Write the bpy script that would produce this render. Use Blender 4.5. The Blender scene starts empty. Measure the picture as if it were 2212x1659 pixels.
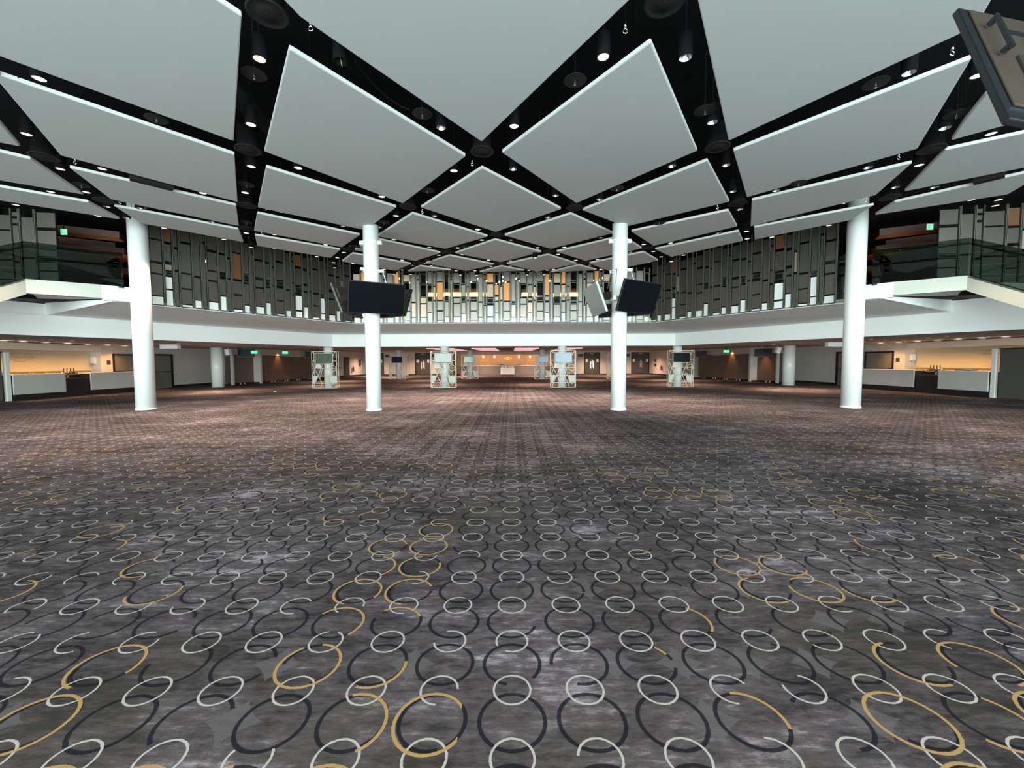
import bpy, bmesh, math, random
from mathutils import Vector, Matrix

SC = bpy.context.scene
COL = SC.collection
# ------------------------------------------------------------------ camera
F_PX, CX, CY = 900.0, 1104.0, 829.5
PITCH = math.atan(46.5 / 900.0)
ROLL = math.radians(0.2)
EYE = Vector((0, 0, 1.5))
cam_d = bpy.data.cameras.new('camera')
cam = bpy.data.objects.new('camera', cam_d)
COL.objects.link(cam)
cam_d.sensor_width = 36.0
cam_d.lens = F_PX / 2212.0 * 36.0
cam_d.shift_x = (1106.0 - CX) / 2212.0
cam_d.clip_start = 0.05
cam_d.clip_end = 400
_F = Vector((0, math.cos(PITCH), -math.sin(PITCH)))
_U0 = Vector((0, math.sin(PITCH), math.cos(PITCH)))
_R0 = Vector((1, 0, 0))
_R = _R0 * math.cos(ROLL) - _U0 * math.sin(ROLL)
_U = _U0 * math.cos(ROLL) + _R0 * math.sin(ROLL)
_m = Matrix((_R, _U, -_F)).transposed().to_4x4()
_m.translation = EYE
cam.matrix_world = _m
SC.camera = cam

# ------------------------------------------------------------------ view + world + daylight
SC.view_settings.view_transform = 'Standard'
SC.view_settings.look = 'None'
SC.view_settings.gamma = 1.0
SC.view_settings.use_curve_mapping = False
SC.view_settings.exposure = 0.0
SC.cycles.use_denoising = True
SC.cycles.max_bounces = 8
SC.cycles.diffuse_bounces = 5
SC.cycles.sample_clamp_indirect = 6.0
SC.cycles.caustics_reflective = False
SC.cycles.caustics_refractive = False

w = bpy.data.worlds.new('world')
SC.world = w
w.use_nodes = True
bg = w.node_tree.nodes['Background']
bg.inputs[0].default_value = (0.72, 0.86, 0.88, 1)
bg.inputs[1].default_value = 0.55


def area(name, loc, target, sx, sy, power, color, spread=180):
    l = bpy.data.lights.new(name, 'AREA')
    l.shape = 'RECTANGLE'
    l.size, l.size_y = sx, sy
    l.energy = power
    l.color = color
    l.spread = math.radians(spread)
    o = bpy.data.objects.new(name, l)
    COL.objects.link(o)
    o.location = loc
    d = Vector(target) - Vector(loc)
    o.rotation_euler = d.to_track_quat('-Z', 'Y').to_euler()
    return o


DAY = (0.80, 0.97, 0.96)
area('window_daylight', (0, -6.0, 3.6), (0, 10, 3.6), 44, 7.0, 7900, DAY, 150)
area('window_ground_bounce', (0, -5.0, 0.35), (0, 12, 6.6), 44, 0.6, 2700, DAY)


def spot(name, loc, target, power, color, size_deg=110, blend=0.8, r=0.06):
    l = bpy.data.lights.new(name, 'SPOT')
    l.energy = power
    l.color = color
    l.spot_size = math.radians(size_deg)
    l.spot_blend = blend
    l.shadow_soft_size = r
    o = bpy.data.objects.new(name, l)
    COL.objects.link(o)
    o.location = loc
    d = Vector(target) - Vector(loc)
    o.rotation_euler = d.to_track_quat('-Z', 'Y').to_euler()
    return o


# ------------------------------------------------------------------ measuring helpers
def ray(x, y):
    dx = x - CX
    y2 = y + dx * math.tan(ROLL)
    x2 = x - (y - CY) * math.tan(ROLL)
    u = (x2 - CX) / F_PX
    v = (CY - y2) / F_PX
    return Vector((u, math.cos(PITCH) + v * math.sin(PITCH), -math.sin(PITCH) + v * math.cos(PITCH)))


def onz(x, y, z):
    d = ray(x, y)
    return EYE + d * ((z - EYE.z) / d.z)


def aty(x, y, Y):
    d = ray(x, y)
    return EYE + d * (Y / d.y)


# ------------------------------------------------------------------ materials
MATS = {}


def mat(name, col, rough=0.6, metal=0.0, emit=None, estr=0.0, var=0.06, scale=8.0, bump=0.0, spec=0.5, coat=0.0):
    if name in MATS:
        return MATS[name]
    m = bpy.data.materials.new(name)
    m.use_nodes = True
    nt = m.node_tree
    b = nt.nodes['Principled BSDF']
    b.inputs['Roughness'].default_value = rough
    b.inputs['Metallic'].default_value = metal
    b.inputs['Specular IOR Level'].default_value = spec
    b.inputs['Coat Weight'].default_value = coat
    tc = nt.nodes.new('ShaderNodeTexCoord')
    nz = nt.nodes.new('ShaderNodeTexNoise')
    nz.inputs['Scale'].default_value = scale
    nz.inputs['Detail'].default_value = 4
    nt.links.new(tc.outputs['Object'], nz.inputs['Vector'])
    mx = nt.nodes.new('ShaderNodeMix')
    mx.data_type = 'RGBA'
    mx.inputs[6].default_value = tuple(max(0, c * (1 - var)) for c in col) + (1,)
    mx.inputs[7].default_value = tuple(min(1, c * (1 + var)) for c in col) + (1,)
    nt.links.new(nz.outputs['Fac'], mx.inputs[0])
    nt.links.new(mx.outputs[2], b.inputs['Base Color'])
    if bump > 0:
        bp = nt.nodes.new('ShaderNodeBump')
        bp.inputs['Strength'].default_value = bump
        bp.inputs['Distance'].default_value = 0.01
        nt.links.new(nz.outputs['Fac'], bp.inputs['Height'])
        nt.links.new(bp.outputs[0], b.inputs['Normal'])
    if emit:
        b.inputs['Emission Color'].default_value = tuple(emit) + (1,)
        b.inputs['Emission Strength'].default_value = estr
    MATS[name] = m
    return m


def glass(name, tint, refl=0.12, rough=0.02):
    if name in MATS:
        return MATS[name]
    m = bpy.data.materials.new(name)
    m.use_nodes = True
    nt = m.node_tree
    nt.nodes.clear()
    out = nt.nodes.new('ShaderNodeOutputMaterial')
    tr = nt.nodes.new('ShaderNodeBsdfTransparent')
    tr.inputs[0].default_value = tint + (1,)
    gl = nt.nodes.new('ShaderNodeBsdfGlossy')
    gl.inputs['Roughness'].default_value = rough
    gl.inputs[0].default_value = (0.5, 0.56, 0.52, 1)
    fr = nt.nodes.new('ShaderNodeFresnel')
    fr.inputs[0].default_value = 1.45
    mu = nt.nodes.new('ShaderNodeMath')
    mu.operation = 'MULTIPLY_ADD'
    mu.inputs[1].default_value = 1.0
    mu.inputs[2].default_value = refl * 0.3
    nt.links.new(fr.outputs[0], mu.inputs[0])
    mx = nt.nodes.new('ShaderNodeMixShader')
    nt.links.new(mu.outputs[0], mx.inputs[0])
    nt.links.new(tr.outputs[0], mx.inputs[1])
    nt.links.new(gl.outputs[0], mx.inputs[2])
    nt.links.new(mx.outputs[0], out.inputs[0])
    MATS[name] = m
    return m


M_WHITE = mat('white_paint', (0.84, 0.85, 0.83), 0.45, var=0.02, scale=2)
M_BEIGE = mat('beige_stringer', (0.45, 0.46, 0.40), 0.5, var=0.02, scale=2)
M_COL = mat('column_paint', (0.82, 0.84, 0.82), 0.30, var=0.02, scale=1.5)
M_SOFFIT = mat('plaster_soffit', (0.86, 0.86, 0.85), 0.8, var=0.03, scale=1)
M_LOWCEIL = mat('low_ceiling_plaster', (0.50, 0.42, 0.40), 0.8, var=0.04, scale=1)
M_CREAM = mat('cream_wall', (0.66, 0.59, 0.53), 0.7, var=0.03, scale=1)
M_BLACK = mat('black_void', (0.006, 0.006, 0.007), 0.9, spec=0.1)
M_CAN = mat('black_can', (0.005, 0.005, 0.006), 0.7, spec=.05)
M_SPK = mat('speaker_black', (0.007, 0.007, 0.008), 0.65, spec=.2)
M_DISC = mat('grey_disc', (0.010, 0.0105, 0.010), 0.7, spec=.15)
M_CHROME = mat('chrome', (0.8, 0.82, 0.84), 0.18, 1.0)
M_REFL = mat('reflector', (0.72, 0.75, 0.8), 0.25, 1.0, var=0.5, scale=30)
M_PANEL = mat('acoustic_panel', (0.385, 0.41, 0.41), 0.9, var=0.03, scale=1.3, bump=0.02)
M_EDGE = mat('panel_edge', (0.56, 0.58, 0.57), 0.5, var=0.02)
M_WOODP = mat('partition_panel', (0.17, 0.115, 0.085), 0.6, var=0.12, scale=0.8)
M_DARKP = mat('dark_partition', (0.085, 0.082, 0.075), 0.6, var=0.12, scale=0.8)
M_TRIM = mat('light_trim', (0.62, 0.60, 0.56), 0.5)
M_BASEB = mat('black_skirting', (0.010, 0.010, 0.012), 0.5)
M_DOOR = mat('dark_door', (0.060, 0.048, 0.040), 0.5, var=0.15, scale=2)
M_FRAME = mat('door_frame', (0.014, 0.011, 0.010), 0.5)
M_SHUT = mat('shutter', (0.20, 0.19, 0.15), 0.4, var=0.1)
M_SCREEN = mat('screen_black', (0.004, 0.005, 0.007), 0.3, spec=0.08)
M_TVB = mat('tv_casing', (0.010, 0.012, 0.014), 0.3)
M_STEEL = mat('steel_back', (0.10, 0.09, 0.085), 0.28, 0.75, var=0.15, scale=3)
M_TVBACK = mat('tv_back', (0.085, 0.068, 0.056), 0.22, 0.5, var=0.4, scale=1.5)
M_BRASS = mat('pale_gold_lattice', (0.72, 0.66, 0.50), 0.4, 0.1)
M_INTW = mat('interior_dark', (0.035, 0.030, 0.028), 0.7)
M_TIMBER = mat('timber', (0.10, 0.036, 0.018), 0.5, var=0.3, scale=2)
M_FROST = mat('frosted_metal_glass', (0.225, 0.205, 0.178), 0.33, 0.88, var=0.05, scale=2)
M_MULL = mat('mullion_grey', (0.24, 0.25, 0.21), 0.35, 0.7)
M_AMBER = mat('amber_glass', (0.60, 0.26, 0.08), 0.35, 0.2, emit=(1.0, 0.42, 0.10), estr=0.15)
M_BROWN = mat('brown_glass', (0.22, 0.10, 0.05), 0.35, 0.5)
M_TAN = mat('tan_glass', (0.45, 0.34, 0.25), 0.35, 0.5)
M_WPAN = mat('white_spandrel', (0.80, 0.82, 0.81), 0.5, var=0.02)
M_DKP = mat('dark_pane', (0.006, 0.006, 0.006), 0.12)
M_GLASS = glass('clear_glass', (0.80, 0.84, 0.80))
M_GREEN = glass('green_balustrade_glass', (0.38, 0.46, 0.41), 0.1)
M_LIT = mat('lit_lamp', (1, 0.9, 0.8), 0.4, emit=(1.0, 0.80, 0.64), estr=1.7)
M_LITB = mat('lit_lamp_bright', (1, 0.8, 0.6), 0.4, emit=(1.0, 0.52, 0.22), estr=3.2)
M_WARM = mat('warm_lamp', (1, 0.85, 0.65), 0.4, emit=(1.0, 0.78, 0.45), estr=3.0)
M_BULB = mat('warm_bulb', (1, 0.7, 0.4), 0.4, emit=(1.0, 0.55, 0.22), estr=26.0)
M_YEL = mat('yellow_strip', (1, 0.85, 0.3), 0.4, emit=(1.0, 0.70, 0.20), estr=7.0)
M_PINK = mat('pink_slat', (0.9, 0.6, 0.6), 0.5, emit=(1.0, 0.52, 0.52), estr=0.75)
M_EXIT = mat('exit_green', (0.1, 0.7, 0.4), 0.4, emit=(0.10, 0.75, 0.32), estr=1.0)
M_EXITW = mat('exit_white', (0.9, 1, 0.95), 0.4, emit=(0.35, 0.9, 0.6), estr=0.7)
M_PAPER = mat('white_notice', (0.85, 0.86, 0.86), 0.5, var=0.01)
M_PLATE = mat('brown_plate', (0.06, 0.035, 0.025), 0.5)
M_RED = mat('extinguisher_red', (0.30, 0.02, 0.015), 0.35)
M_STONE = mat('counter_front', (0.55, 0.55, 0.53), 0.5, var=0.05, scale=1.5)
M_BTOP = mat('counter_top', (0.72, 0.68, 0.60), 0.35)
M_BLKU = mat('black_unit', (0.012, 0.012, 0.014), 0.45)
M_BARF = mat('bar_front_taupe', (0.20, 0.17, 0.165), 0.6, var=0.08, scale=1)
M_PEACH = mat('peach_wall', (0.72, 0.47, 0.32), 0.6, var=0.03)
M_GOLD = mat('gold_sign', (0.80, 0.48, 0.08), 0.4, 0.3, emit=(1.0, 0.55, 0.08), estr=0.55)
M_GOLDB = mat('gold_bottle', (0.55, 0.42, 0.18), 0.3, 0.6, var=0.4, scale=12)
M_GREYREFL = mat('grey_wrap', (0.30, 0.32, 0.31), 0.35, 0.2, var=0.25, scale=4)  # window reflection on a television, painted as mottled grey
M_FRIDGE = mat('fridge_white', (0.80, 0.80, 0.82), 0.4)
M_SCRL = mat('pale_screen', (0.26, 0.29, 0.26), 0.3, 0.1, emit=(0.62, 0.72, 0.64), estr=0.16, var=0.15, scale=2)
M_SCRB = mat('blue_screen', (0.12, 0.19, 0.22), 0.25, 0.1, emit=(0.28, 0.42, 0.50), estr=0.30, var=0.2, scale=2)
M_SCRG = mat('green_screen', (0.06, 0.09, 0.06), 0.12, 0.2, emit=(0.10, 0.15, 0.09), estr=0.25, var=0.8, scale=2.5)


# carpet --------------------------------------------------------------
def carpet():
    m = bpy.data.materials.new('ring_carpet')
    m.use_nodes = True
    nt = m.node_tree
    N, L = nt.nodes, nt.links
    b = N['Principled BSDF']
    b.inputs['Roughness'].default_value = 0.95
    b.inputs['Specular IOR Level'].default_value = 0.15
    tc = N.new('ShaderNodeTexCoord')
    sp = N.new('ShaderNodeSeparateXYZ')
    L.new(tc.outputs['Object'], sp.inputs[0])

    def mt(op, *a):
        n = N.new('ShaderNodeMath')
        n.operation = op
        for i, v in enumerate(a):
            if isinstance(v, (int, float)):
                n.inputs[i].default_value = v
            else:
                L.new(v, n.inputs[i])
        return n.outputs[0]

    def comb(x, y, z=0.0):
        n = N.new('ShaderNodeCombineXYZ')
        for i, v in enumerate((x, y, z)):
            if isinstance(v, (int, float)):
                n.inputs[i].default_value = v
            else:
                L.new(v, n.inputs[i])
        return n.outputs[0]

    def noise(vec, scale, detail=3, rough=0.55):
        n = N.new('ShaderNodeTexNoise')
        n.inputs['Scale'].default_value = scale
        n.inputs['Detail'].default_value = detail
        n.inputs['Roughness'].default_value = rough
        L.new(vec, n.inputs['Vector'])
        return n.outputs['Fac']

    def white(vec):
        n = N.new('ShaderNodeTexWhiteNoise')
        n.noise_dimensions = '3D'
        L.new(vec, n.inputs['Vector'])
        return n.outputs['Value'], n.outputs['Color']

    def smooth(v, lo, hi):
        n = N.new('ShaderNodeMapRange')
        n.interpolation_type = 'SMOOTHSTEP'
        L.new(v, n.inputs[0])
        n.inputs[1].default_value = lo
        n.inputs[2].default_value = hi
        n.inputs[3].default_value = 0
        n.inputs[4].default_value = 1
        return n.outputs[0]

    def mixc(f, a, c):
        n = N.new('ShaderNodeMix')
        n.data_type = 'RGBA'
        L.new(f, n.inputs[0])
        for k, v in ((6, a), (7, c)):
            if isinstance(v, tuple):
                n.inputs[k].default_value = v + (1,)
            else:
                L.new(v, n.inputs[k])
        return n.outputs[2]

    S = 0.3345
    X, Y = sp.outputs[0], sp.outputs[1]
    wob = noise(comb(X, Y), 60, 2)
    wob = mt('MULTIPLY', mt('SUBTRACT', wob, 0.5), 0.006)

    def cell(ox, oy, seed):
        gx = mt('DIVIDE', mt('SUBTRACT', X, ox), S)
        gy = mt('DIVIDE', mt('SUBTRACT', Y, oy), S)
        ix = mt('FLOOR', mt('ADD', gx, 0.5))
        iy = mt('FLOOR', mt('ADD', gy, 0.5))
        fx = mt('MULTIPLY', mt('SUBTRACT', gx, ix), S)
        fy = mt('MULTIPLY', mt('SUBTRACT', gy, iy), S)
        v, c = white(comb(ix, iy, seed))
        s2 = N.new('ShaderNodeSeparateXYZ')
        L.new(c, s2.inputs[0])
        return fx, fy, v, s2.outputs[0], s2.outputs[1], s2.outputs[2], ix, iy

    def ring(fx, fy, r, wd, rnd, rnd2, lmin, lvar):
        d = mt('SQRT', mt('ADD', mt('MULTIPLY', fx, fx), mt('MULTIPLY', fy, fy)))
        e = mt('ABSOLUTE', mt('ADD', mt('SUBTRACT', d, r), wob))
        band = mt('SUBTRACT', 1.0, smooth(e, wd * 0.42, wd * 0.62))
        ang = mt('DIVIDE', mt('ADD', mt('ARCTAN2', fy, fx), math.pi), 2 * math.pi)
        a = mt('FRACT', mt('ADD', ang, rnd))
        ln = mt('ADD', lmin, mt('MULTIPLY', rnd2, lvar))
        return mt('MULTIPLY', band, mt('LESS_THAN', a, ln))

    # background
    base = noise(comb(mt('MULTIPLY', X, 1.0), mt('MULTIPLY', Y, 3.2)), 2.4, 8, 0.68)
    fine = noise(comb(mt('MULTIPLY', X, 11.0), mt('MULTIPLY', Y, 34.0)), 1.0, 5, 0.7)
    pile = noise(comb(X, Y), 260, 2)
    patch = noise(comb(X, mt('MULTIPLY', Y, 1.4)), 0.55, 3)
    k = mt('ADD', mt('ADD', mt('MULTIPLY', base, 0.58), mt('MULTIPLY', fine, 0.46)), mt('MULTIPLY', mt('SUBTRACT', patch, 0.5), 0.5))
    c = mixc(smooth(k, 0.36, 0.60), (0.028, 0.0210, 0.023), (0.118, 0.091, 0.097))
    c = mixc(smooth(k, 0.55, 0.72), c, (0.40, 0.32, 0.36))
    hue = noise(comb(X, Y, 4.0), 1.1, 3)
    c = mixc(mt('MULTIPLY', smooth(hue, 0.42, 0.68), 0.35), c, (0.075, 0.060, 0.040))
    # concave diamonds
    fx, fy, v, r1, r2, r3, ix, iy = cell(S * 0.5, 1.839 + S * 0.5, 5.0)
    ast = mt('ADD', mt('POWER', mt('DIVIDE', mt('ABSOLUTE', fx), 0.125), 0.78), mt('POWER', mt('DIVIDE', mt('ABSOLUTE', fy), 0.115), 0.78))
    dm = mt('MULTIPLY', mt('LESS_THAN', ast, 1.0), mt('LESS_THAN', v, 0.20))
    c = mixc(mt('MULTIPLY', dm, 0.6), c, (0.150, 0.120, 0.122))
    # large dark rings
    fx, fy, v, r1, r2, r3, ix, iy = cell(0.0, 1.839 + S * 0.5, 1.0)
    big = ring(fx, fy, 0.138, 0.017, r1, r2, 0.55, 0.9)
    c = mixc(mt('MULTIPLY', big, 0.9), c, (0.008, 0.008, 0.014))
    # gold rings in drifts
    drift = noise(comb(mt('MULTIPLY', ix, 0.33), mt('MULTIPLY', iy, 0.30), 2.0), 1.0, 1)
    gth = mt('SUBTRACT', mt('ADD', 0.625, mt('MULTIPLY', mt('MAXIMUM', mt('SUBTRACT', Y, 2.2), 0.0), 0.03)), mt('MULTIPLY', smooth(mt('ABSOLUTE', mt('SUBTRACT', X, 0.3)), 0.3, 1.0), 0.16))
    show = mt('MULTIPLY', mt('GREATER_THAN', drift, gth), mt('GREATER_THAN', r3, 0.25))
    gold = mt('MULTIPLY', ring(mt('ADD', fx, 0.010), mt('ADD', fy, 0.006), 0.148, 0.014, r2, r1, 0.25, 0.95), show)
    # small pale rings
    fx, fy, v, r1, r2, r3, ix, iy = cell(0.0, 1.839, 2.0)
    sm = ring(fx, fy, 0.084, 0.0095, r1, r2, 0.5, 1.0)
    c = mixc(mt('MULTIPLY', sm, 0.92), c, (0.52, 0.45, 0.41))
    c = mixc(mt('MULTIPLY', gold, 0.95), c, (0.46, 0.27, 0.10))
    pv = N.new('ShaderNodeMix')
    pv.data_type = 'RGBA'
    pv.blend_type = 'MULTIPLY'
    pv.inputs[0].default_value = 1.0
    L.new(c, pv.inputs[6])
    pl = mt('ADD', 0.72, mt('MULTIPLY', pile, 0.56))
    L.new(comb(pl, pl, pl), pv.inputs[7])
    L.new(pv.outputs[2], b.inputs['Base Color'])
    bp = N.new('ShaderNodeBump')
    bp.inputs['Strength'].default_value = 0.25
    bp.inputs['Distance'].default_value = 0.004
    L.new(pile, bp.inputs['Height'])
    L.new(bp.outputs[0], b.inputs['Normal'])
    return m


# ------------------------------------------------------------------ mesh builder
class MB:
    def __init__(s):
        s.v, s.f = [], []

    def add(s, vs, fs):
        o = len(s.v)
        s.v += [tuple(v) for v in vs]
        s.f += [tuple(i + o for i in f) for f in fs]
        return s

    def box(s, x0, x1, y0, y1, z0, z1):
        vs = [(x, y, z) for z in (z0, z1) for y in (y0, y1) for x in (x0, x1)]
        return s.add(vs, [(0, 2, 3, 1), (4, 5, 7, 6), (0, 1, 5, 4), (2, 6, 7, 3), (0, 4, 6, 2), (1, 3, 7, 5)])

    def obox(s, c, ax, ay, az, hx, hy, hz):
        c, ax, ay, az = map(Vector, (c, ax, ay, az))
        vs = [c + ax * hx * i + ay * hy * j + az * hz * k for k in (-1, 1) for j in (-1, 1) for i in (-1, 1)]
        return s.add(vs, [(0, 2, 3, 1), (4, 5, 7, 6), (0, 1, 5, 4), (2, 6, 7, 3), (0, 4, 6, 2), (1, 3, 7, 5)])

    def prism(s, poly, z0, z1):
        n = len(poly)
        a = [(p[0], p[1], z0 if not callable(z0) else z0(p)) for p in poly]
        b = [(p[0], p[1], z1 if not callable(z1) else z1(p)) for p in poly]
        fs = [tuple(reversed(range(n))), tuple(range(n, 2 * n))]
        fs += [(i, (i + 1) % n, n + (i + 1) % n, n + i) for i in range(n)]
        return s.add(a + b, fs)

    def bar(s, p0, p1, w_, d_, up=(0, 0, 1)):
        p0, p1 = Vector(p0), Vector(p1)
        a = p1 - p0
        ln = a.length
        a.normalize()
        u = Vector(up)
        if abs(a.dot(u)) > 0.98:
            u = Vector((0, 1, 0)) if abs(a.y) < 0.9 else Vector((1, 0, 0))
        b_ = a.cross(u).normalized()
        c_ = b_.cross(a).normalized()
        return s.obox((p0 + p1) / 2, a, b_, c_, ln / 2, w_ / 2, d_ / 2)

    def cyl(s, p0, p1, r0, r1=None, n=20, caps=True):
        r1 = r0 if r1 is None else r1
        p0, p1 = Vector(p0), Vector(p1)
        a = (p1 - p0).normalized()
        u = Vector((0, 0, 1)) if abs(a.z) < 0.9 else Vector((1, 0, 0))
        b_ = a.cross(u).normalized()
        c_ = a.cross(b_)
        vs = []
        for p, r in ((p0, r0), (p1, r1)):
            vs += [p + (b_ * math.cos(2 * math.pi * i / n) + c_ * math.sin(2 * math.pi * i / n)) * r for i in range(n)]
        fs = [(i, (i + 1) % n, n + (i + 1) % n, n + i) for i in range(n)]
        if caps:
            fs += [tuple(range(n)), tuple(reversed(range(n, 2 * n)))]
        return s.add(vs, fs)

    def lathe(s, c, prof, n=24):
        c = Vector(c)
        vs = []
        for r, z in prof:
            vs += [c + Vector((r * math.cos(2 * math.pi * i / n), r * math.sin(2 * math.pi * i / n), z)) for i in range(n)]
        fs = []
        for k in range(len(prof) - 1):
            fs += [(k * n + i, k * n + (i + 1) % n, (k + 1) * n + (i + 1) % n, (k + 1) * n + i) for i in range(n)]
        return s.add(vs, fs)

    def torus(s, c, ax, ay, R, r, n=20, k=8):
        c, ax, ay = Vector(c), Vector(ax), Vector(ay)
        az = ax.cross(ay)
        vs = []
        for i in range(n):
            t = 2 * math.pi * i / n
            d = ax * math.cos(t) + ay * math.sin(t)
            for j in range(k):
                q = 2 * math.pi * j / k
                vs.append(c + d * (R + r * math.cos(q)) + az * (r * math.sin(q)))
        fs = [(i * k + j, ((i + 1) % n) * k + j, ((i + 1) % n) * k + (j + 1) % k, i * k + (j + 1) % k) for i in range(n) for j in range(k)]
        return s.add(vs, fs)

    def build(s, name, m, parent=None, loc=None, smooth=False, bevel=0.0):
        me = bpy.data.meshes.new(name)
        vs = s.v
        if loc is not None:
            vs = [tuple(Vector(v) - Vector(loc)) for v in vs]
        me.from_pydata(vs, [], s.f)
        bm = bmesh.new()
        bm.from_mesh(me)
        bmesh.ops.recalc_face_normals(bm, faces=bm.faces)
        bm.to_mesh(me)
        bm.free()
        me.materials.append(m)
        if smooth:
            for p in me.polygons:
                p.use_smooth = len(p.vertices) == 4
        o = bpy.data.objects.new(name, me)
        COL.objects.link(o)
        if loc is not None:
            o.location = loc
        if parent is not None:
            o.parent = parent
        if bevel:
            md = o.modifiers.new('bevel', 'BEVEL')
            md.width = bevel
            md.segments = 2
            md.limit_method = 'ANGLE'
        return o


def tag(o, label, cat, group=None, kind=None):
    o['label'] = label
    o['category'] = cat
    if group:
        o['group'] = group
    if kind:
        o['kind'] = kind
    return o


def struct(o, label=None, cat=None):
    o['kind'] = 'structure'
    if label:
        o['label'] = label
    if cat:
        o['category'] = cat
    return o


def thing(name, label, cat, loc=(0, 0, 0), rz=0.0, group=None):
    o = bpy.data.objects.new(name, None)
    COL.objects.link(o)
    o.empty_display_size = 0.1
    o.location = loc
    o.rotation_euler = (0, 0, rz)
    return tag(o, label, cat, group)


def copy_tree(o, parent=None):
    c = o.copy()
    COL.objects.link(c)
    c.parent = parent
    for ch in list(o.children):
        copy_tree(ch, c)
    return c


AX = -0.42            # the hall's axis of symmetry


def sx(s, v):         # v metres out from the axis on side s (-1 left, 1 right)
    return AX + s * v


SIDE = {-1: 'left', 1: 'right'}
DECK = 6.7
HC = 5.70             # underside of the hanging panels

# ------------------------------------------------------------------ shell
fl = MB().box(-34, 34, -9, 58, -0.3, 0.0).build('floor', carpet())
struct(fl, 'dark patterned carpet with pale, black and gold rings', 'floor')

ce = MB().box(-30, 30, -9, 34, DECK, DECK + 0.2).build('ceiling', M_BLACK)
struct(ce, 'black ceiling void above the hanging panels', 'ceiling')


def zlow(p):          # underside of the low ceiling beneath the upper floor
    y = p[1]
    return 2.486 if y < 25 else 2.486 + 0.32 * (y - 25) / 26.0


FC = [(-10.22, 25.0), (10.22, 25.0)]          # fascia corners relative to the axis
fd = Vector((0.455, -0.890))                # side fascia direction (right side)
GY = 21.6
gc = 7.66                                    # glass corner distance from the axis
gd = Vector((0.527, -0.850)).normalized()
GZ0, GZ1 = 3.56, 6.30


def fpt(s, t):
    return (sx(s, 10.22 + fd.x * t), 25.0 + fd.y * t)


def gpt(s, t):
    return (sx(s, gc + gd.x * t), GY + gd.y * t)


# low ceiling slab
poly = [fpt(-1, 18), fpt(-1, 0), fpt(1, 0), fpt(1, 18), (28, 8.9), (28, 24), (28, 58), (-28, 58), (-28, 24), (-28, 8.9)]
lo = MB()
def fin(s, t):
    q = fpt(s, t)
    return (q[0] + s * .12, q[1] + .08)


lo.prism([fin(-1, 18), fin(-1, 0), (-28, 25.08), (-28, 8.9)], 2.486, 2.80)
lo.prism([fin(1, 0), fin(1, 18), (28, 8.9), (28, 25.08)], 2.486, 2.80)
lo.prism([(-28, 25.08), (28, 25.08), (28, 58), (-28, 58)], zlow, 3.1)
struct(lo.build('ceiling_low', M_LOWCEIL), 'low pinkish ceiling beneath the upper floor', 'ceiling')
# fascia band
fa = MB()


def band(mb, p, q, z0, z1, th=0.12, inward=None):
    p, q = Vector(p), Vector(q)
    d = (q - p).normalized()
    n = Vector((-d.y, d.x)) * th
    mb.prism([p, q, q + n, p + n], z0, z1)


for nm, a, b_ in (('trim_1', fpt(-1, 0), fpt(1, 0)), ('trim_2', fpt(-1, 18), fpt(-1, 0)), ('trim_3', fpt(1, 0), fpt(1, 18))):
    mb = MB()
    band(mb, a, b_, 2.476, 3.194)
    struct(mb.build(nm, M_WHITE), {'trim_1': 'white fascia band across the far balcony edge', 'trim_2': 'white fascia band along the left balcony edge', 'trim_3': 'white fascia band along the right balcony edge'}[nm], 'fascia')
# soffit between the fascia and the foot of the glass
so = MB()


def slopeq(mb, a, za, b_, zb, c, zc, d, zd, th=0.12):
    vs = [(a[0], a[1], za), (b_[0], b_[1], zb), (c[0], c[1], zc), (d[0], d[1], zd)]
    vs += [(v[0], v[1], v[2] + th) for v in vs]
    mb.add(vs, [(3, 2, 1, 0), (4, 5, 6, 7), (0, 1, 5, 4), (1, 2, 6, 5), (2, 3, 7, 6), (3, 0, 4, 7)])


TG = 8.3
slopeq(so, fpt(-1, 0), 3.194, fpt(1, 0), 3.194, gpt(1, 0), GZ0 - 0.02, gpt(-1, 0), GZ0 - 0.02)
for s in (-1, 1):
    slopeq(so, fpt(s, 0), 3.194, fpt(s, 11.85), 3.194, gpt(s, TG), GZ0 - 0.02, gpt(s, 0), GZ0 - 0.02)
    ta, tb, tc_ = gpt(s, TG - .02), (sx(s, 12.5), 13.66), fpt(s, 11.85)
    tv = [(ta[0], ta[1], GZ0 - .02), (tb[0], tb[1], GZ0 - .02), (tc_[0], tc_[1], 3.194)]
    so.add(tv + [(v[0], v[1], v[2] + .1) for v in tv], [(0, 1, 2), (5, 4, 3), (0, 3, 4, 1), (1, 4, 5, 2), (2, 5, 3, 0)])
struct(so.build('ceiling_soffit', M_SOFFIT), 'grey sloping soffit under the glazed balcony', 'soffit')
# thin white sill under the glass
si = MB()
for a, b_ in ((gpt(-1, 0), gpt(1, 0)), (gpt(-1, TG), gpt(-1, 0)), (gpt(1, 0), gpt(1, TG))):
    band(si, a, b_, GZ0 - 0.05, GZ0 + 0.02, 0.18)
struct(si.build('trim_4', M_EDGE), 'thin white sill beneath the glazed screens', 'sill')
# upper floor behind the glass
def gin(s, t):
    q = gpt(s, t)
    return (q[0] + s * .16, q[1] + .16)


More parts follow.
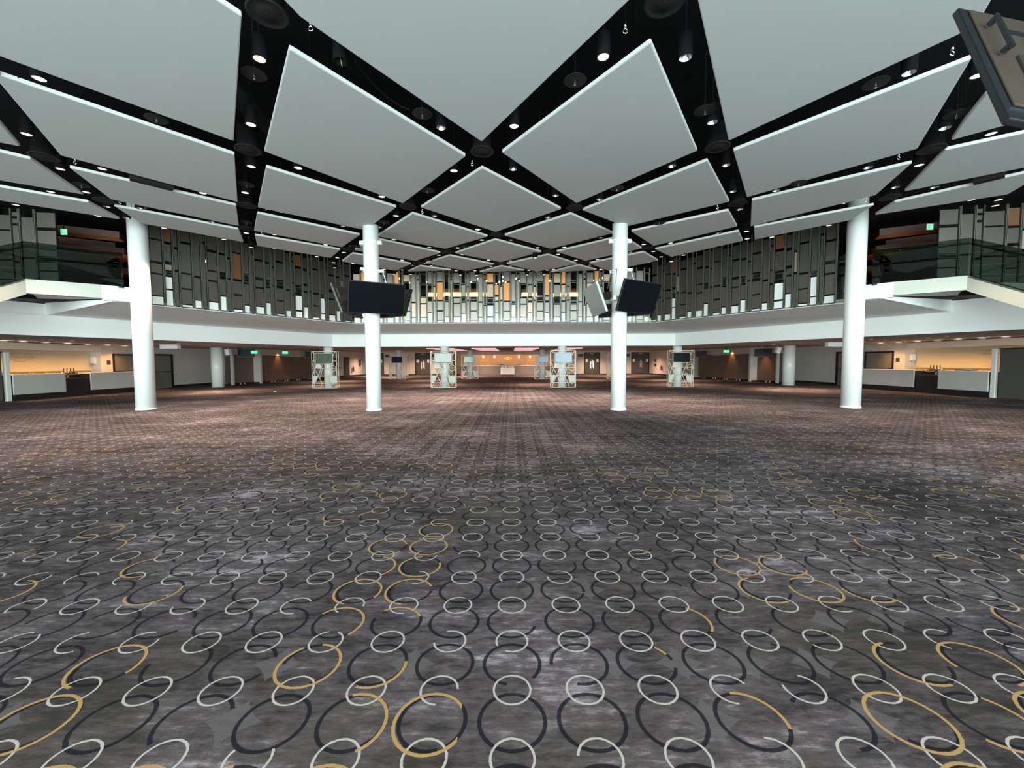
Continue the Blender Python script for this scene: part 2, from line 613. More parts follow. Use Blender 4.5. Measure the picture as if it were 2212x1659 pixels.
uf = MB()
uf.prism([gin(-1, 0), gin(1, 0), (sx(1, 13), 33), (sx(-1, 13), 33)], 3.6, 3.7)
for s in (-1, 1):
    uf.prism([gin(s, 0), gin(s, TG), (sx(s, 26), 12.5), (sx(s, 26), 33), (sx(s, 13), 33)], 3.6, 3.7)
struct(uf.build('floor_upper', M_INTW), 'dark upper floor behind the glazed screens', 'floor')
iw = MB()
iw.box(-28, 28, 33, 33.2, 3.5, DECK)
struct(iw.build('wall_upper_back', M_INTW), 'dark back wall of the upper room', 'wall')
for s in (-1, 1):
    w_ = MB()
    w_.box(min(sx(s, 26), sx(s, 26.2)), max(sx(s, 26), sx(s, 26.2)), 9, 33, 3.2, DECK)
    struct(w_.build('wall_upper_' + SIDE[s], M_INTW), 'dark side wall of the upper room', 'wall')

# ------------------------------------------------------------------ patterned glazed screens
WT = [
    [(.09, .27, 'T'), (.30, .53, 'f'), (.55, .65, 'K'), (.67, .90, 'f'), (.905, 1, 'w')],
    [(.03, .23, 'K'), (.26, .60, 'c'), (.61, .66, 'K'), (.67, .78, 'f'), (.79, .965, 'f'), (.97, 1, 'w')],
    [(.08, .27, 'f'), (.28, .52, 'T'), (.54, .65, 'f'), (.66, .90, 'f'), (.905, 1, 'w')],
    [(.11, .24, 'T'), (.26, .60, 'c'), (.61, .78, 'f'), (.79, .965, 'f'), (.97, 1, 'w')],
    [(.10, .27, 'K'), (.295, .52, 'c'), (.53, .64, 'T'), (.655, .90, 'T'), (.905, 1, 'w')],
    [(.05, .24, 'f'), (.25, .58, 'A'), (.60, .77, 'f'), (.79, .96, 'f'), (.965, 1, 'w')],
    [(.08, .27, 'f'), (.29, .51, 'c'), (.54, .64, 'f'), (.655, .89, 'f'), (.90, 1, 'w')],
    [(.06, .24, 'f'), (.26, .50, 'c'), (.52, .57, 'K'), (.61, .78, 'f'), (.79, .965, 'f'), (.97, 1, 'w')],
    [(.09, .26, 'A'), (.285, .53, 'T'), (.56, .64, 'K'), (.68, .89, 'w'), (.905, 1, 'w')],
    [(.06, .24, 'f'), (.26, .60, 'A'), (.62, .79, 'f'), (.80, .965, 'f'), (.97, 1, 'w')],
    [(.06, .28, 'f'), (.30, .52, 'c'), (.55, .655, 'f'), (.67, .90, 'f'), (.91, 1, 'w')],
    [(.06, .24, 'f'), (.26, .51, 'K'), (.53, .60, 'K'), (.63, .79, 'f'), (.80, .965, 'f'), (.97, 1, 'w')]]
MT = [
    [(.06, .29, 'A'), (.305, .51, 'T'), (.53, .60, 'f'), (.615, .82, 'f'), (.825, 1, 'w')],
    [(.10, .615, 'f'), (.63, .90, 'f'), (.905, 1, 'w')],
    [(.05, .28, 'A'), (.30, .50, 'f'), (.53, .60, 'T'), (.615, .65, 'K'), (.67, .81, 'w'), (.82, 1, 'w')],
    [(.10, .615, 'f'), (.635, .90, 'T'), (.905, 1, 'w')],
    [(.05, .285, 'f'), (.305, .52, 'c'), (.60, .81, 'f'), (.82, 1, 'w')],
    [(.09, .49, 'c'), (.50, .60, 'K'), (.62, .89, 'f'), (.90, 1, 'w')],
    [(.06, .28, 'K'), (.30, .52, 'f'), (.54, .61, 'K'), (.63, .83, 'f'), (.835, 1, 'w')],
    [(.10, .61, 'f'), (.63, .90, 'f'), (.91, 1, 'w')],
    [(.11, .27, 'K'), (.30, .49, 'A'), (.52, .60, 'T'), (.615, .82, 'f'), (.83, 1, 'w')],
    [(.10, .61, 'f'), (.62, .65, 'K'), (.67, .90, 'w'), (.905, 1, 'w')],
    [(.06, .29, 'f'), (.31, .52, 'f'), (.54, .60, 'f'), (.63, .82, 'T'), (.83, 1, 'w')],
    [(.10, .50, 'A'), (.52, .60, 'f'), (.63, .82, 'f'), (.83, 1, 'w')]]
NT = [
    [(.09, .33, 'f'), (.345, .58, 'f'), (.60, 1, 'f')],
    [(.04, .10, 'f'), (.12, .19, 'f'), (.21, .50, 'f'), (.51, .67, 'K'), (.69, 1, 'f')],
    [(.08, .32, 'K'), (.34, .58, 'T'), (.60, 1, 'f')],
    [(.11, .19, 'f'), (.21, 1, 'f')],
    [(.08, .32, 'f'), (.34, .58, 'T'), (.60, 1, 'f')],
    [(.11, .19, 'K'), (.21, 1, 'f')]]


def facade(name, p, q, label, start, dull=False, z0=GZ0, z1=GZ1, scale=1.0, white=True):
    p, q = Vector(p), Vector(q)
    d = (q - p)
    ln = d.length
    d.normalize()
    n = Vector((d.y, -d.x))                 # toward the hall
    if n.dot(Vector((0, 0)) - (p + q) / 2) < 0:
        n = -n
    root = bpy.data.objects.new(name, None)
    COL.objects.link(root)
    struct(root, label, 'glazed screen')
    bins = {k: MB() for k in 'fTAKwB'}
    mul = MB()
    wd = {'W': .31 * scale, 'M': .195 * scale, 'N': .095 * scale}
    seq = 'WMN'
    t = 0.03
    i = start
    rnd = random.Random(start)
    H = z1 - z0
    D3 = Vector((d.x, d.y, 0))
    N3 = Vector((n.x, n.y, 0))

    def blk(mb, t0, t1, za, zb, off, th):
        c = p + d * ((t0 + t1) / 2) + n * off
        mb.obox((c.x, c.y, (za + zb) / 2), D3, N3, (0, 0, 1), (t1 - t0) / 2, th / 2, (zb - za) / 2)

    while t + 0.35 < ln:
        k = seq[i % 3]
        j = i // 3
        tpl = {'W': WT, 'M': MT, 'N': NT}[k]
        tp = tpl[j % len(tpl)]
        wcol = wd[k] * (1 + rnd.uniform(-.05, .05))
        for (a, b_, ty) in tp:
            za, zb = z1 - b_ * H, z1 - a * H
            if ty == 'w' and not white:
                ty = 'f'
            if dull and ty in 'TAKc':
                ty = 'K' if (ty == 'K' and b_ - a < .1) else ('B' if ty == 'A' and rnd.random() < .6 else ('T' if ty == 'T' and rnd.random() < .25 else 'f'))
            if ty == 'c':
                # a clear opening with a slim frame
                for (u0, u1, v0, v1) in ((t, t + wcol, za, za + .012), (t, t + wcol, zb - .012, zb), (t, t + .012, za, zb), (t + wcol - .012, t + wcol, za, zb)):
                    blk(mul, u0, u1, v0, v1, 0.03, 0.02)
                continue
            blk(bins['K'], t - .012, t + wcol + .012, za - .012, zb + .012, 0.012, 0.012)
            blk(bins[ty], t + .006, t + wcol - .006, za + .014, zb - .014, 0.03, 0.02)
            if ty == 'K':
                for (u0, u1, v0, v1) in ((t, t + wcol, za, za + .012), (t, t + wcol, zb - .012, zb), (t, t + .012, za, zb), (t + wcol - .012, t + wcol, za, zb)):
                    blk(mul, u0, u1, v0, v1, 0.05, 0.02)
        # slim posts each side of the column of panels
        g = 0.022
        blk(mul, t + wcol + g, t + wcol + g + .015, z0, z1, 0.05, 0.05)
        if k != 'N' or j % 2 == 0:
            blk(mul, t + wcol + g + .036, t + wcol + g + .050, z0, z1 - (0.0 if j % 3 else 0.3), 0.06, 0.03)
            t += .02
        t += wcol + 2 * g + .022
        i += 1
    mul.build('mullions', M_MULL, root)
    for k, nm, m in (('f', 'frosted_panels', M_FROST), ('T', 'tan_panels', M_TAN), ('A', 'amber_panels', M_AMBER), ('K', 'dark_panels', M_DKP), ('w', 'white_panels', M_WPAN), ('B', 'brown_panels', M_BROWN)):
        if bins[k].v:
            bins[k].build(nm, m, root)
    g = MB()
    c = (p + q) / 2
    g.obox((c.x, c.y, (z0 + z1) / 2), D3, N3, (0, 0, 1), ln / 2, 0.005, (z1 - z0) / 2)
    g.build('glass', M_GLASS, root)
    return root


facade('window_1', gpt(-1, 0), gpt(1, 0), 'far screen of frosted, amber and dark panes in grey bars', 0)
facade('window_2', gpt(-1, TG), gpt(-1, 0), 'left screen of dull frosted panes running toward the camera', 6, True, GZ0, 6.66)
facade('window_3', gpt(1, 0), gpt(1, TG), 'right screen of dull frosted panes running toward the camera', 3, True, GZ0, 6.66)
for s in (-1, 1):
    a = (sx(s, 14.25), 13.75)
    b_ = (sx(s, 19.5), 13.0)
    facade('window_%d' % (4 if s < 0 else 5), a, b_, 'tall grey paned screen behind the %s stair balustrade' % SIDE[s], 3, True, 3.98, 6.45, 1.75, False)
    # posts framing the opening beside the column
    mb = MB()
    g0 = gpt(s, TG + 0.02)
    g1 = gpt(s, TG + 0.22)
    mb.cyl((g0[0], g0[1], 3.5), (g0[0], g0[1], DECK), 0.04, n=10)
    mb.cyl((g1[0], g1[1], 3.5), (g1[0], g1[1], DECK), 0.03, n=10)
    struct(mb.build('trim_%d' % (5 if s < 0 else 6), M_MULL), 'grey posts ending the %s glazed screen' % SIDE[s], 'post')

# ------------------------------------------------------------------ round columns
COLS = [(-11.98, 13.62, .265, 'white round column farthest left, beside the left stair landing'),
        (-4.33, 13.12, .232, 'white round column left of centre, carrying three televisions'),
        (3.37, 13.05, .232, 'white round column right of centre, carrying three televisions'),
        (11.0, 13.45, .265, 'white round column farthest right, beside the right stair landing')]
for i, (x, y, r, lab) in enumerate(COLS):
    root = thing('round_column', lab, 'column', (x, y, 0), group='tall white columns across the hall')
    tag(root, lab, 'column', 'tall white columns across the hall')
    MB().cyl((0, 0, 0), (0, 0, HC + .045 if i in (1, 2) else DECK), r, n=48).build('shaft', M_COL, root, smooth=True)
    MB().lathe((0, 0, 0), [(r, 0.0), (r + .012, 0.0), (r + .012, .05), (r, .05)], 48).build('base_ring', M_COL, root, smooth=True)
    if i in (1, 2):
        for s in (-1, 1):
            MB().box(*(sorted((s * r * .9, s * (r + .11)))), -.05, .05, 5.16, 5.27).build('bracket_lug', M_COL, root, bevel=.006)
        MB().torus((0, 0, 5.24), (1, 0, 0), (0, 1, 0), r + .008, .012, 40, 6).build('joint_ring', M_COL, root, smooth=True)

# rear columns under the low ceiling
for s, x in ((-1, -18.55), (1, 17.55)):
    y = 26.35
    lab = 'white round column by the %s cream wall under the low ceiling' % SIDE[s]
    root = thing('round_column', lab, 'column', (x, y, 0), group='short white columns under the low ceiling')
    MB().cyl((0, 0, 0), (0, 0, 2.51), .34, n=40).build('shaft', M_COL, root, smooth=True)
    MB().torus((0, 0, 2.33), (1, 0, 0), (0, 1, 0), .342, .012, 36, 6).build('collar', M_COL, root, smooth=True)
    # white loudspeaker beside it
    sp = thing('wall_speaker', 'white box loudspeaker tilted down beside the %s short column' % SIDE[s], 'loudspeaker', (x - s * .78, y - .1, 2.2))
    MB().obox((0, 0, 0), Vector((1, 0, -s * .25)).normalized(), (0, 1, 0), Vector((s * .25, 0, 1)).normalized(), .12, .12, .19).build('cabinet', M_PAPER, sp, bevel=.01)
    MB().bar((0, .05, .1), (s * .02, .05, .30), .03, .03).build('hanging_bracket', M_TRIM, sp)


# ------------------------------------------------------------------ televisions
def tv_mesh_parts(root, w_=1.62, h_=.93, grey_refl=False, handle=True, big=False):
    bk = .018 if big else .045
    """screen faces local -Y, centre at origin"""
    MB().box(-w_ / 2, w_ / 2, -.02, bk, -h_ / 2, h_ / 2).build('casing', M_GREYREFL if grey_refl else M_TVB, root, bevel=.008)
    MB().box(-w_ / 2 + .02, w_ / 2 - .02, -.024, -.019, -h_ / 2 + .02, h_ / 2 - .02).build('screen', M_GREYREFL if grey_refl else M_SCREEN, root)
    MB().box(-w_ / 2 + .045, w_ / 2 - .045, bk, bk + .013, -h_ / 2 + .10, h_ / 2 - .03).build('back_plate', M_TVBACK, root, bevel=.01)
    if handle:
        for s in (-1, 1):
            hb = MB()
            x = s * (w_ / 2 - .09)
            hb.bar((x, .045, .03), (x, .085, .03), .022, .022)
            hb.bar((x, .045, .27), (x, .085, .27), .022, .022)
            hb.bar((x, .085, .01), (x, .085, .29), .018, .018)
            hb.build('handle', M_TVB, root)
    MB().box(-.06, .06, .075, .30, -.06, .06).build('mount_arm', M_TVB, root)


def tv_cluster(cx, cy, yaw_deg, labels, tilt=20, z=3.41, rad=.78, which=(0, 1, 2), grey_refl=()):
    first = None
    for k in which:
        a = math.radians(yaw_deg - 120 * k)     # rotation of the -Y facing screen
        n = Vector((math.sin(a), -math.cos(a), 0))
        c = Vector((cx, cy, z)) + n * rad
        o = thing('television', labels[k], 'television', c, group='televisions mounted on the columns')
        M = Matrix.Rotation(a, 4, 'Z') @ Matrix.Rotation(math.radians(tilt), 4, 'X')
        o.rotation_euler = M.to_euler()
        tv_mesh_parts(o, grey_refl=(k in grey_refl))
    # bracket ring with drop rods
    b = thing('television_bracket', labels[3], 'bracket', (cx, cy, 0), group='television brackets on the columns')
    rr = .232
    MB().torus((0, 0, 4.33), (1, 0, 0), (0, 1, 0), rr + .01, .022, 36, 6).build('clamp_ring', M_COL, b, smooth=True)
    MB().torus((0, 0, 3.42), (1, 0, 0), (0, 1, 0), rr + .012, .06, 36, 6).build('lower_clamp', M_COL, b, smooth=True)
    for k in range(3):
        a = math.radians(yaw_deg + 60 - 120 * k)
        n = Vector((math.sin(a), -math.cos(a), 0))
        t_ = Vector((-n.y, n.x, 0))
        o = MB()
        o.obox(n * (rr + .07) + Vector((0, 0, 4.35)), n, t_, (0, 0, 1), .09, .035, .045)
        o.build('top_arm', M_COL, b, bevel=.004)
        o = MB()
        o.bar(n * (rr + .13) + Vector((0, 0, 4.33)), n * (rr + .26) + Vector((0, 0, 3.85)), .018, .018)
        o.build('drop_rod', M_CHROME, b)
        o = MB()
        o.obox(n * (rr + .17) + Vector((0, 0, 3.42)), n, t_, (0, 0, 1), .2, .05, .06)
        o.build('lower_arm', M_COL, b, bevel=.004)


tv_cluster(-4.33, 13.12, 29, ['black television facing the camera on the left-centre column',
                              'television turned left on the left-centre column, seen edge-on with its handle',
                              'television on the far right side of the left-centre column',
                              'white clamp and drop rods above the televisions on the left-centre column'])
tv_cluster(3.37, 13.05, 33, ['black television facing the camera on the right-centre column',
                             'grey reflective television at the left of the right-centre column',
                             'black television behind the right-centre column',
                             'white clamp and drop rods above the televisions on the right-centre column'], grey_refl=(1,))
# the near television at the top right corner, seen from behind
rTL, rTR, rBL, rBR = ray(2054.5, 32.5), ray(2212, 66), ray(2162, 271), ray(2212, 281)
dirx = rTL.cross(rTR).cross(rBL.cross(rBR)).normalized()
if dirx.x < 0:
    dirx = -dirx
kb = rTL.dot(dirx) / rBL.dot(dirx)
sc_ = .93 / (rTL - rBL * kb).length
pTL, pBL = EYE + rTL * sc_, EYE + rBL * kb * sc_
lz = (pTL - pBL).normalized()
lx = -dirx                       # the screen faces away from the camera
ly = lz.cross(lx)
ctr = (pTL + pBL) / 2 + dirx * .81 + ly * .02
o = thing('television', 'large television seen from behind with a black handle, top right corner', 'television', ctr, group='televisions mounted on the columns')
o.rotation_euler = Matrix((lx, ly, lz)).transposed().to_euler()
tv_mesh_parts(o, big=True)
MB().box(.30, .42, .031, .036, -.20, -.14).build('label_plate', M_PAPER, o)
MB().box(-.5, .52, .031, .05, -.42, -.30).build('lower_cover', M_TVB, o, bevel=.006)
MB().box(-.60, .60, .031, .034, .26, .30).build('stiffening_rib', M_TVB, o)
MB().box(.58, .62, .031, .045, -.38, .05).build('cable_channel', M_STEEL, o, bevel=.004)

# ------------------------------------------------------------------ stair landings
for s in (-1, 1):
    root = thing('stair_landing', 'white stair landing with green glass balustrade on the %s' % SIDE[s], 'stair', (sx(s, 12.6), 13.2, 0))
    base = Vector((sx(s, 12.6), 13.2, 0))

    def P(v, y, z):
        return Vector((sx(s, v), y, z)) - base
    # the plan: edge from the column outward, then a flight descending toward the camera
    A = (12.1, 14.0)
    B_ = (12.62, 13.42)
    C_ = (13.92, 12.46)
    D_ = (14.55, 9.7)
    zt, zb = 4.02, 3.60
    blk = MB()
    blk.prism([P(*A, 0)[:2], P(*B_, 0)[:2], P(B_[0] + .35, B_[1] + .5, 0)[:2], P(A[0] + .4, A[1] + .4, 0)[:2]], 3.545, zt)
    blk.build('slab_end', M_WHITE, root)
    st = MB()
    st.prism([P(*B_, 0)[:2], P(*C_, 0)[:2], P(C_[0] + .12, C_[1] + .22, 0)[:2], P(B_[0] + .12, B_[1] + .22, 0)[:2]], zb, zt)
    st.build('landing_edge', M_BEIGE, root)
    drop = 1.55
    fl_ = MB()
    a0, a1 = P(C_[0], C_[1], 0), P(D_[0], D_[1], 0)
    off = Vector((s * .2, .03, 0))
    vs = []
    for q, zz in ((a0, 0), (a1, -drop)):
        for o_ in (Vector((0, 0, 0)), off):
            vs += [q + o_ + Vector((0, 0, zb + zz - .03)), q + o_ + Vector((0, 0, zt + zz))]
    fl_.add(vs, [(0, 1, 3, 2), (4, 6, 7, 5), (0, 4, 5, 1), (2, 3, 7, 6), (1, 5, 7, 3), (0, 2, 6, 4)])
    fl_.build('flight_string', M_BEIGE, root)
    # underside of landing and flight
    un = MB()
    p0, p1, p2, p3 = P(B_[0] + .1, B_[1] + .24, zb + .01), P(C_[0] + .1, C_[1] + .24, zb + .01), P(C_[0] + .9, C_[1] + 1.1, zb + .01), P(B_[0] + 1.3, B_[1] + .3, zb + .01)
    un.add([p0, p1, p2, p3] + [q + Vector((0, 0, .2)) for q in (p0, p1, p2, p3)], [(0, 1, 2, 3), (7, 6, 5, 4), (0, 4, 5, 1), (1, 5, 6, 2), (2, 6, 7, 3), (3, 7, 4, 0)])
    un.build('landing_slab', M_SOFFIT, root)
    uf_ = MB()
    w3 = Vector((s * 1.6, .2, 0))
    a0i, a1i = a0 + Vector((s * .21, .1, 0)), a1 + Vector((s * .21, .03, 0))
    q0, q1 = a0i + Vector((0, 0, zb + .0)), a1i + Vector((0, 0, zb - drop + .0))
    uf_.add([q0, q1, q1 + w3, q0 + w3] + [v + Vector((0, 0, .25)) for v in (q0, q1, q1 + w3, q0 + w3)], [(0, 1, 2, 3), (7, 6, 5, 4), (0, 4, 5, 1), (1, 5, 6, 2), (2, 6, 7, 3), (3, 7, 4, 0)])
    uf_.build('flight_slab', M_SOFFIT, root)
    for j in range(9):
        tt = (j + .5) / 9
        q = a0i.lerp(a1i, tt) + Vector((0, 0, zt - .12 - drop * (j + 1) / 9))
        MB().obox(q + w3 * .5 + Vector((0, 0, 0)), w3.normalized(), (a1 - a0).normalized() * 1.0, (0, 0, 1), .75, .16, .06).build('tread', M_STONE, root)
    # glass balustrade
    gh = 1.1
    for nm, u0, u1, z_0, z_1 in (('glass_panel', P(A[0] + .15, A[1] - .2, 0), P(C_[0], C_[1], 0), zt, zt), ('glass_panel', a0, a1, zt, zt - drop)):
        g = MB()
        o_ = Vector((s * .03, .03, 0))
        vs = []
        for q, zz in ((u0, z_0), (u1, z_1)):
            for w2 in (Vector((0, 0, 0)), o_ * .4):
                vs += [q + w2 + Vector((0, 0, zz - .05)), q + w2 + Vector((0, 0, zz + gh))]
        g.add(vs, [(0, 1, 3, 2), (4, 6, 7, 5), (0, 4, 5, 1), (2, 3, 7, 6), (1, 5, 7, 3), (0, 2, 6, 4)])
        g.build(nm, M_GREEN, root)
        hr = MB()
        hr.bar(u0 + Vector((s * .12, .1, z_0 + gh - .14)), u1 + Vector((s * .12, .1, z_1 + gh - .14)), .05, .05)
        hr.build('handrail', M_STEEL, root)
    # white wall rising from the fascia to the underside of the stair
    mb = MB()
    f0, f1 = Vector(fpt(s, 11.84)), Vector(fpt(s, 18))
    nn = Vector((s * .1, .05))
    mb.prism([f0, f1, f1 + nn, f0 + nn], 3.18, 3.57)
    struct(mb.build('wall_stair_' + SIDE[s], M_WHITE), 'white wall below the %s stair' % SIDE[s], 'wall')
    # wall between the landing and the sloping soffit
    wd = MB()
    e1 = Vector((sx(s, 12.5), 13.62))
    d_ = Vector((0, .12))
    wd.prism([e1, f0, f0 + d_, e1 + d_], lambda p, f0=f0: 3.18 if abs(p[0] - f0.x) < .01 else 3.52, 3.6)
    struct(wd.build('trim_%d' % (7 if s < 0 else 8), M_WHITE), 'white downstand under the %s landing' % SIDE[s], 'downstand')

# ------------------------------------------------------------------ upper room contents
for s in (-1, 1):
    for k, (v, y, z, L_, W_, rz) in enumerate([(15.6, 15.6, 6.35, 2.6, .6, .5), (16.6, 16.8, 6.0, 3.0, .8, .35), (17.6, 17.2, 6.45, 3.0, .7, .6), (18.4, 19.5, 5.75, 4.0, 1.2, .3), (17.0, 18.6, 6.2, 3.2, .8, .45)]):
        o = MB().obox((0, 0, 0), (math.cos(rz), -s * math.sin(rz), 0), (s * math.sin(rz), math.cos(rz), 0), (0, 0, 1), L_ / 2, W_ / 2, .12).build('timber_ceiling_raft', M_TIMBER)
        o.location = (sx(s, v), y, z)
        tag(o, 'brown timber raft in the dark room past the %s stair, %s' % (SIDE[s], ['lower front one', 'lower middle one', 'upper front one', 'lowest rear one', 'highest rear one'][k]), 'ceiling raft', 'timber rafts in the %s upper room' % SIDE[s])
    spot('upper_room_lamp', (sx(s, 17.5), 19, 3.9), (sx(s, 17.2), 17, 6.2), 75, (1, .30, .10), 150)  # unseen uplight added to bring out the timber rafts
    p = aty(138 if s < 0 else 2009, 501 if s < 0 else 490, 15.0)
    ex = thing('exit_sign', 'small lit green exit sign high in the dark room on the %s' % SIDE[s], 'exit sign', p)
    MB().box(-.10, .10, -.02, .02, -.10, .10).build('sign_box', M_EXITW, ex)
    MB().box(-.09, -.01, -.026, -.02, -.08, .08).build('running_figure_panel', M_EXIT, ex)
    MB().bar((.02, -.023, -.05), (.07, -.023, .02), .006, .02, (0, 1, 0)).build('arrow', M_EXIT, ex)
    MB().bar((0, 0, .10), (0, 0, DECK - p.z), .02, .02).build('hanging_rod', M_CAN, ex)

# yellow reflection built as glowing strips, plus bulbs behind the far screen
for k, (xa, xb, ya, yb) in enumerate([(925, 1056, 632, 641), (1127, 1166, 632, 641), (1196, 1252, 632, 641)]):
    a, b_ = aty(xa, ya, 27), aty(xb, yb, 27)
    lab = ['long yellow glowing bar shelf behind the far screen, left of its middle', 'short yellow glowing shelf behind the far screen, right of its middle', 'yellow glowing shelf behind the far screen near the right television'][k]
    t_ = thing('lit_bar_shelf', lab, 'bar shelf', ((a.x + b_.x) / 2, 27, b_.z), group='glowing shelves in the upper bar')
    hw = (b_.x - a.x) / 2
    MB().box(-hw, hw, 0, .3, 0, a.z - b_.z).build('light_strip', M_YEL, t_)
    MB().box(-hw, hw, -.1, .4, -.06, 0).build('shelf_board', M_TIMBER, t_)
    MB().box(-hw, hw, .3, .4, 3.5 - b_.z, a.z - b_.z + .3).build('back_board', M_TIMBER, t_)
rnd = random.Random(4)
BULBS = [(921, 609), (931, 606), (914, 610), (985, 608), (1003, 607), (1018, 609), (1026, 606), (1033, 602), (1034, 607), (1037, 608), (1051, 607), (1057, 602), (1072, 612), (1078, 610), (1081, 609), (1086, 599), (1086, 607), (1092, 609), (1112, 610), (1115, 602), (1121, 607), (1129, 611), (1156, 609), (1161, 602), (1188, 607), (1272, 611), (1281, 606), (1296, 605), (1301, 601), (876, 607), (866, 611), (863, 602), (885, 611)]
first = None
for (x, y) in BULBS:
    p = aty(x, y, 24.5 + rnd.uniform(-.8, .8))
    if first is None:
        first = MB().lathe((0, 0, 0), [(.001, -.05), (.035, -.035), (.05, 0), (.035, .035), (.012, .07), (.001, .07)], 10).build('pendant_bulb', M_BULB, smooth=True)
        MB().bar((0, 0, .06), (0, 0, .95), .008, .008).build('cord', M_CAN, first)
        o = first
    else:
        o = copy_tree(first)
    o.location = p
    tag(o, 'tiny glowing bulb in the cluster hanging behind the far screen', 'pendant bulb', 'bulbs hanging in the upper bar')
for x, y in ((343, 565), (449, 565), (445, 565)):
    p = aty(x, y, 19.5)
    o = copy_tree(first)
    o.location = p
    tag(o, 'tiny glowing bulb behind the left glazed screen', 'pendant bulb', 'bulbs behind the left screen')

# ------------------------------------------------------------------ hanging ceiling panels
PT = .062
PANELS = [
    ('big front diamond', [(650.7, 25, 1), (1040.2, 305), (1357, 0), (1500, -130), (980, -330), (560, -70, 1)]),
    ('left front kite', [(626.6, 98, 1), (1003.8, 331, 1), (869.7, 439), (573, 320.5, 1)]),
    ('right front kite', [(1404, 84, 1), (1504, 319, 1), (1245.6, 438.3), (1086.4, 322.9, 1)]),
    ('centre diamond', [(1041.3, 358, 1), (1210.5, 446.8, 1), (1070.8, 500.8), (911, 443.4, 1)]),
    ('upper left slab', [(518.6, 23.4, 1), (502.8, 303.8), (0, 121), (-330, 10), (-300, -330), (200, -190, 1)]),
    ('upper right slab', [(1510, 0), (1575.5, 302.9), (2071, 73.4), (2117.7, 36.7), (2240, -180), (1480, -160)]),
    ('left long wedge', [(0, 154, 1), (504.5, 327.9, 1), (511.9, 435.9), (133, 336), (-40, 130)]),
    ('left second row', [(576.4, 356.3, 1), (855, 443, 1), (789, 497), (558.6, 443.2, 1)]),
    ('left third row', [(557, 456.7, 1), (776.3, 503.7, 1), (738, 533.8), (550, 494.3, 1)]),
    ('left fourth row', [(551.4, 504.4, 1), (734, 536, 1), (714, 556.8), (556.4, 527.3, 1)]),
    ('strip behind left-centre column', [(762.6, 544.6, 1), (887, 567.3, 1), (853.8, 584.7), (739.4, 561.6, 1)]),
    ('inner left diamond', [(891.4, 457.4, 1), (1052.7, 507, 1), (962.3, 537.4), (816, 506.6, 1)]),
    ('left-centre column diamond', [(806, 511, 1), (950.7, 542.7, 1), (897, 563.7), (767.6, 537, 1)]),
    ('rear centre diamond', [(1070, 514.5, 1), (1168.5, 540.9, 1), (1081.7, 566.3), (984.3, 543.5, 1)]),
    ('rear left diamond', [(971.7, 549.3, 1), (1066.4, 568.5, 1), (1007, 585.1), (920, 565.9, 1)]),
    ('last left triangle', [(908, 572.1, 1), (973.9, 584), (882.7, 583.5, 1)]),
    ('last middle triangle', [(1083, 572.5, 1), (1132.3, 584.7), (1036.8, 585.2, 1)]),
    ('rear right diamond', [(1183.7, 547.5, 1), (1245.2, 566.9, 1), (1159.8, 586.9), (1095, 567, 1)]),
    ('inner right diamond', [(1232.9, 458, 1), (1322.6, 499.8, 1), (1189.5, 537.4), (1091, 504.7, 1)]),
    ('right-centre column diamond', [(1344, 507, 1), (1385.6, 533, 1), (1264.7, 563.4), (1203, 540.3, 1)]),
    ('strip behind right-centre column', [(1389.9, 541.7, 1), (1421, 559.8, 1), (1316, 585.4), (1273.4, 565.9, 1)]),
    ('last right triangle', [(1249.5, 569.8, 1), (1288, 583.3), (1190.9, 585.1, 1)]),
    ('right third row', [(1364.6, 496.2, 1), (1572.2, 450.9, 1), (1591, 489.2), (1412.3, 530.9)]),
    ('right fourth row', [(1416, 535, 1), (1594.6, 496, 1), (1603.3, 520.6), (1450.7, 554.8)]),
    ('right second row', [(1259.6, 449.2, 1), (1526.7, 342, 1), (1574, 435.7), (1352, 489.5)]),
    ('left outer third row', [(152.6, 357.2, 1), (508.6, 439.1, 1), (514.8, 487.9), (241, 430.9)]),
    ('left outer fourth row', [(248, 440.8, 1), (514.4, 491.6, 1), (525, 523), (305, 482)]),
    ('left edge upper sliver', [(-140, 80), (0, 268), (41.2, 315.7), (0, 307.7), (-300, 235)]),
    ('left edge middle slab', [(-200, 277, 1), (0, 322.2, 1), (64.4, 338, 1), (178.7, 419.9), (0, 389.5), (-220, 345)]),
    ('left edge lower slab', [(-230, 358, 1), (0, 398.9, 1), (189.5, 432.2, 1), (256.8, 473.4), (0, 432.9), (-200, 398)]),
    ('right outer third row', [(1625.3, 428.2, 1), (1968, 346.8, 1), (1890, 421.7), (1622.4, 488.7)]),
    ('right outer second row', [(1586, 319.4, 1), (2095, 119.3, 1), (1980, 321.2), (1614.5, 425.6)]),
    ('right outer fourth row', [(1630, 487.3, 1), (1886.4, 438.4, 1), (1836, 475.5), (1631, 517.2)]),
    ('right edge upper slab', [(2057.6, 302), (2085.9, 260), (2130.6, 205.6), (2330, 60), (2460, 200), (2159.6, 273.7)]),
    ('right edge middle slab', [(2043, 317.9, 1), (2212, 281, 1), (2420, 238, 1), (2400, 320), (2212, 362), (1955.7, 413)]),
    ('right edge lower slab', [(1934, 432.2, 1), (2212, 369.2, 1), (2400, 330, 1), (2212, 398.9), (2176, 419.9), (1892, 464)]),
]
PC = []
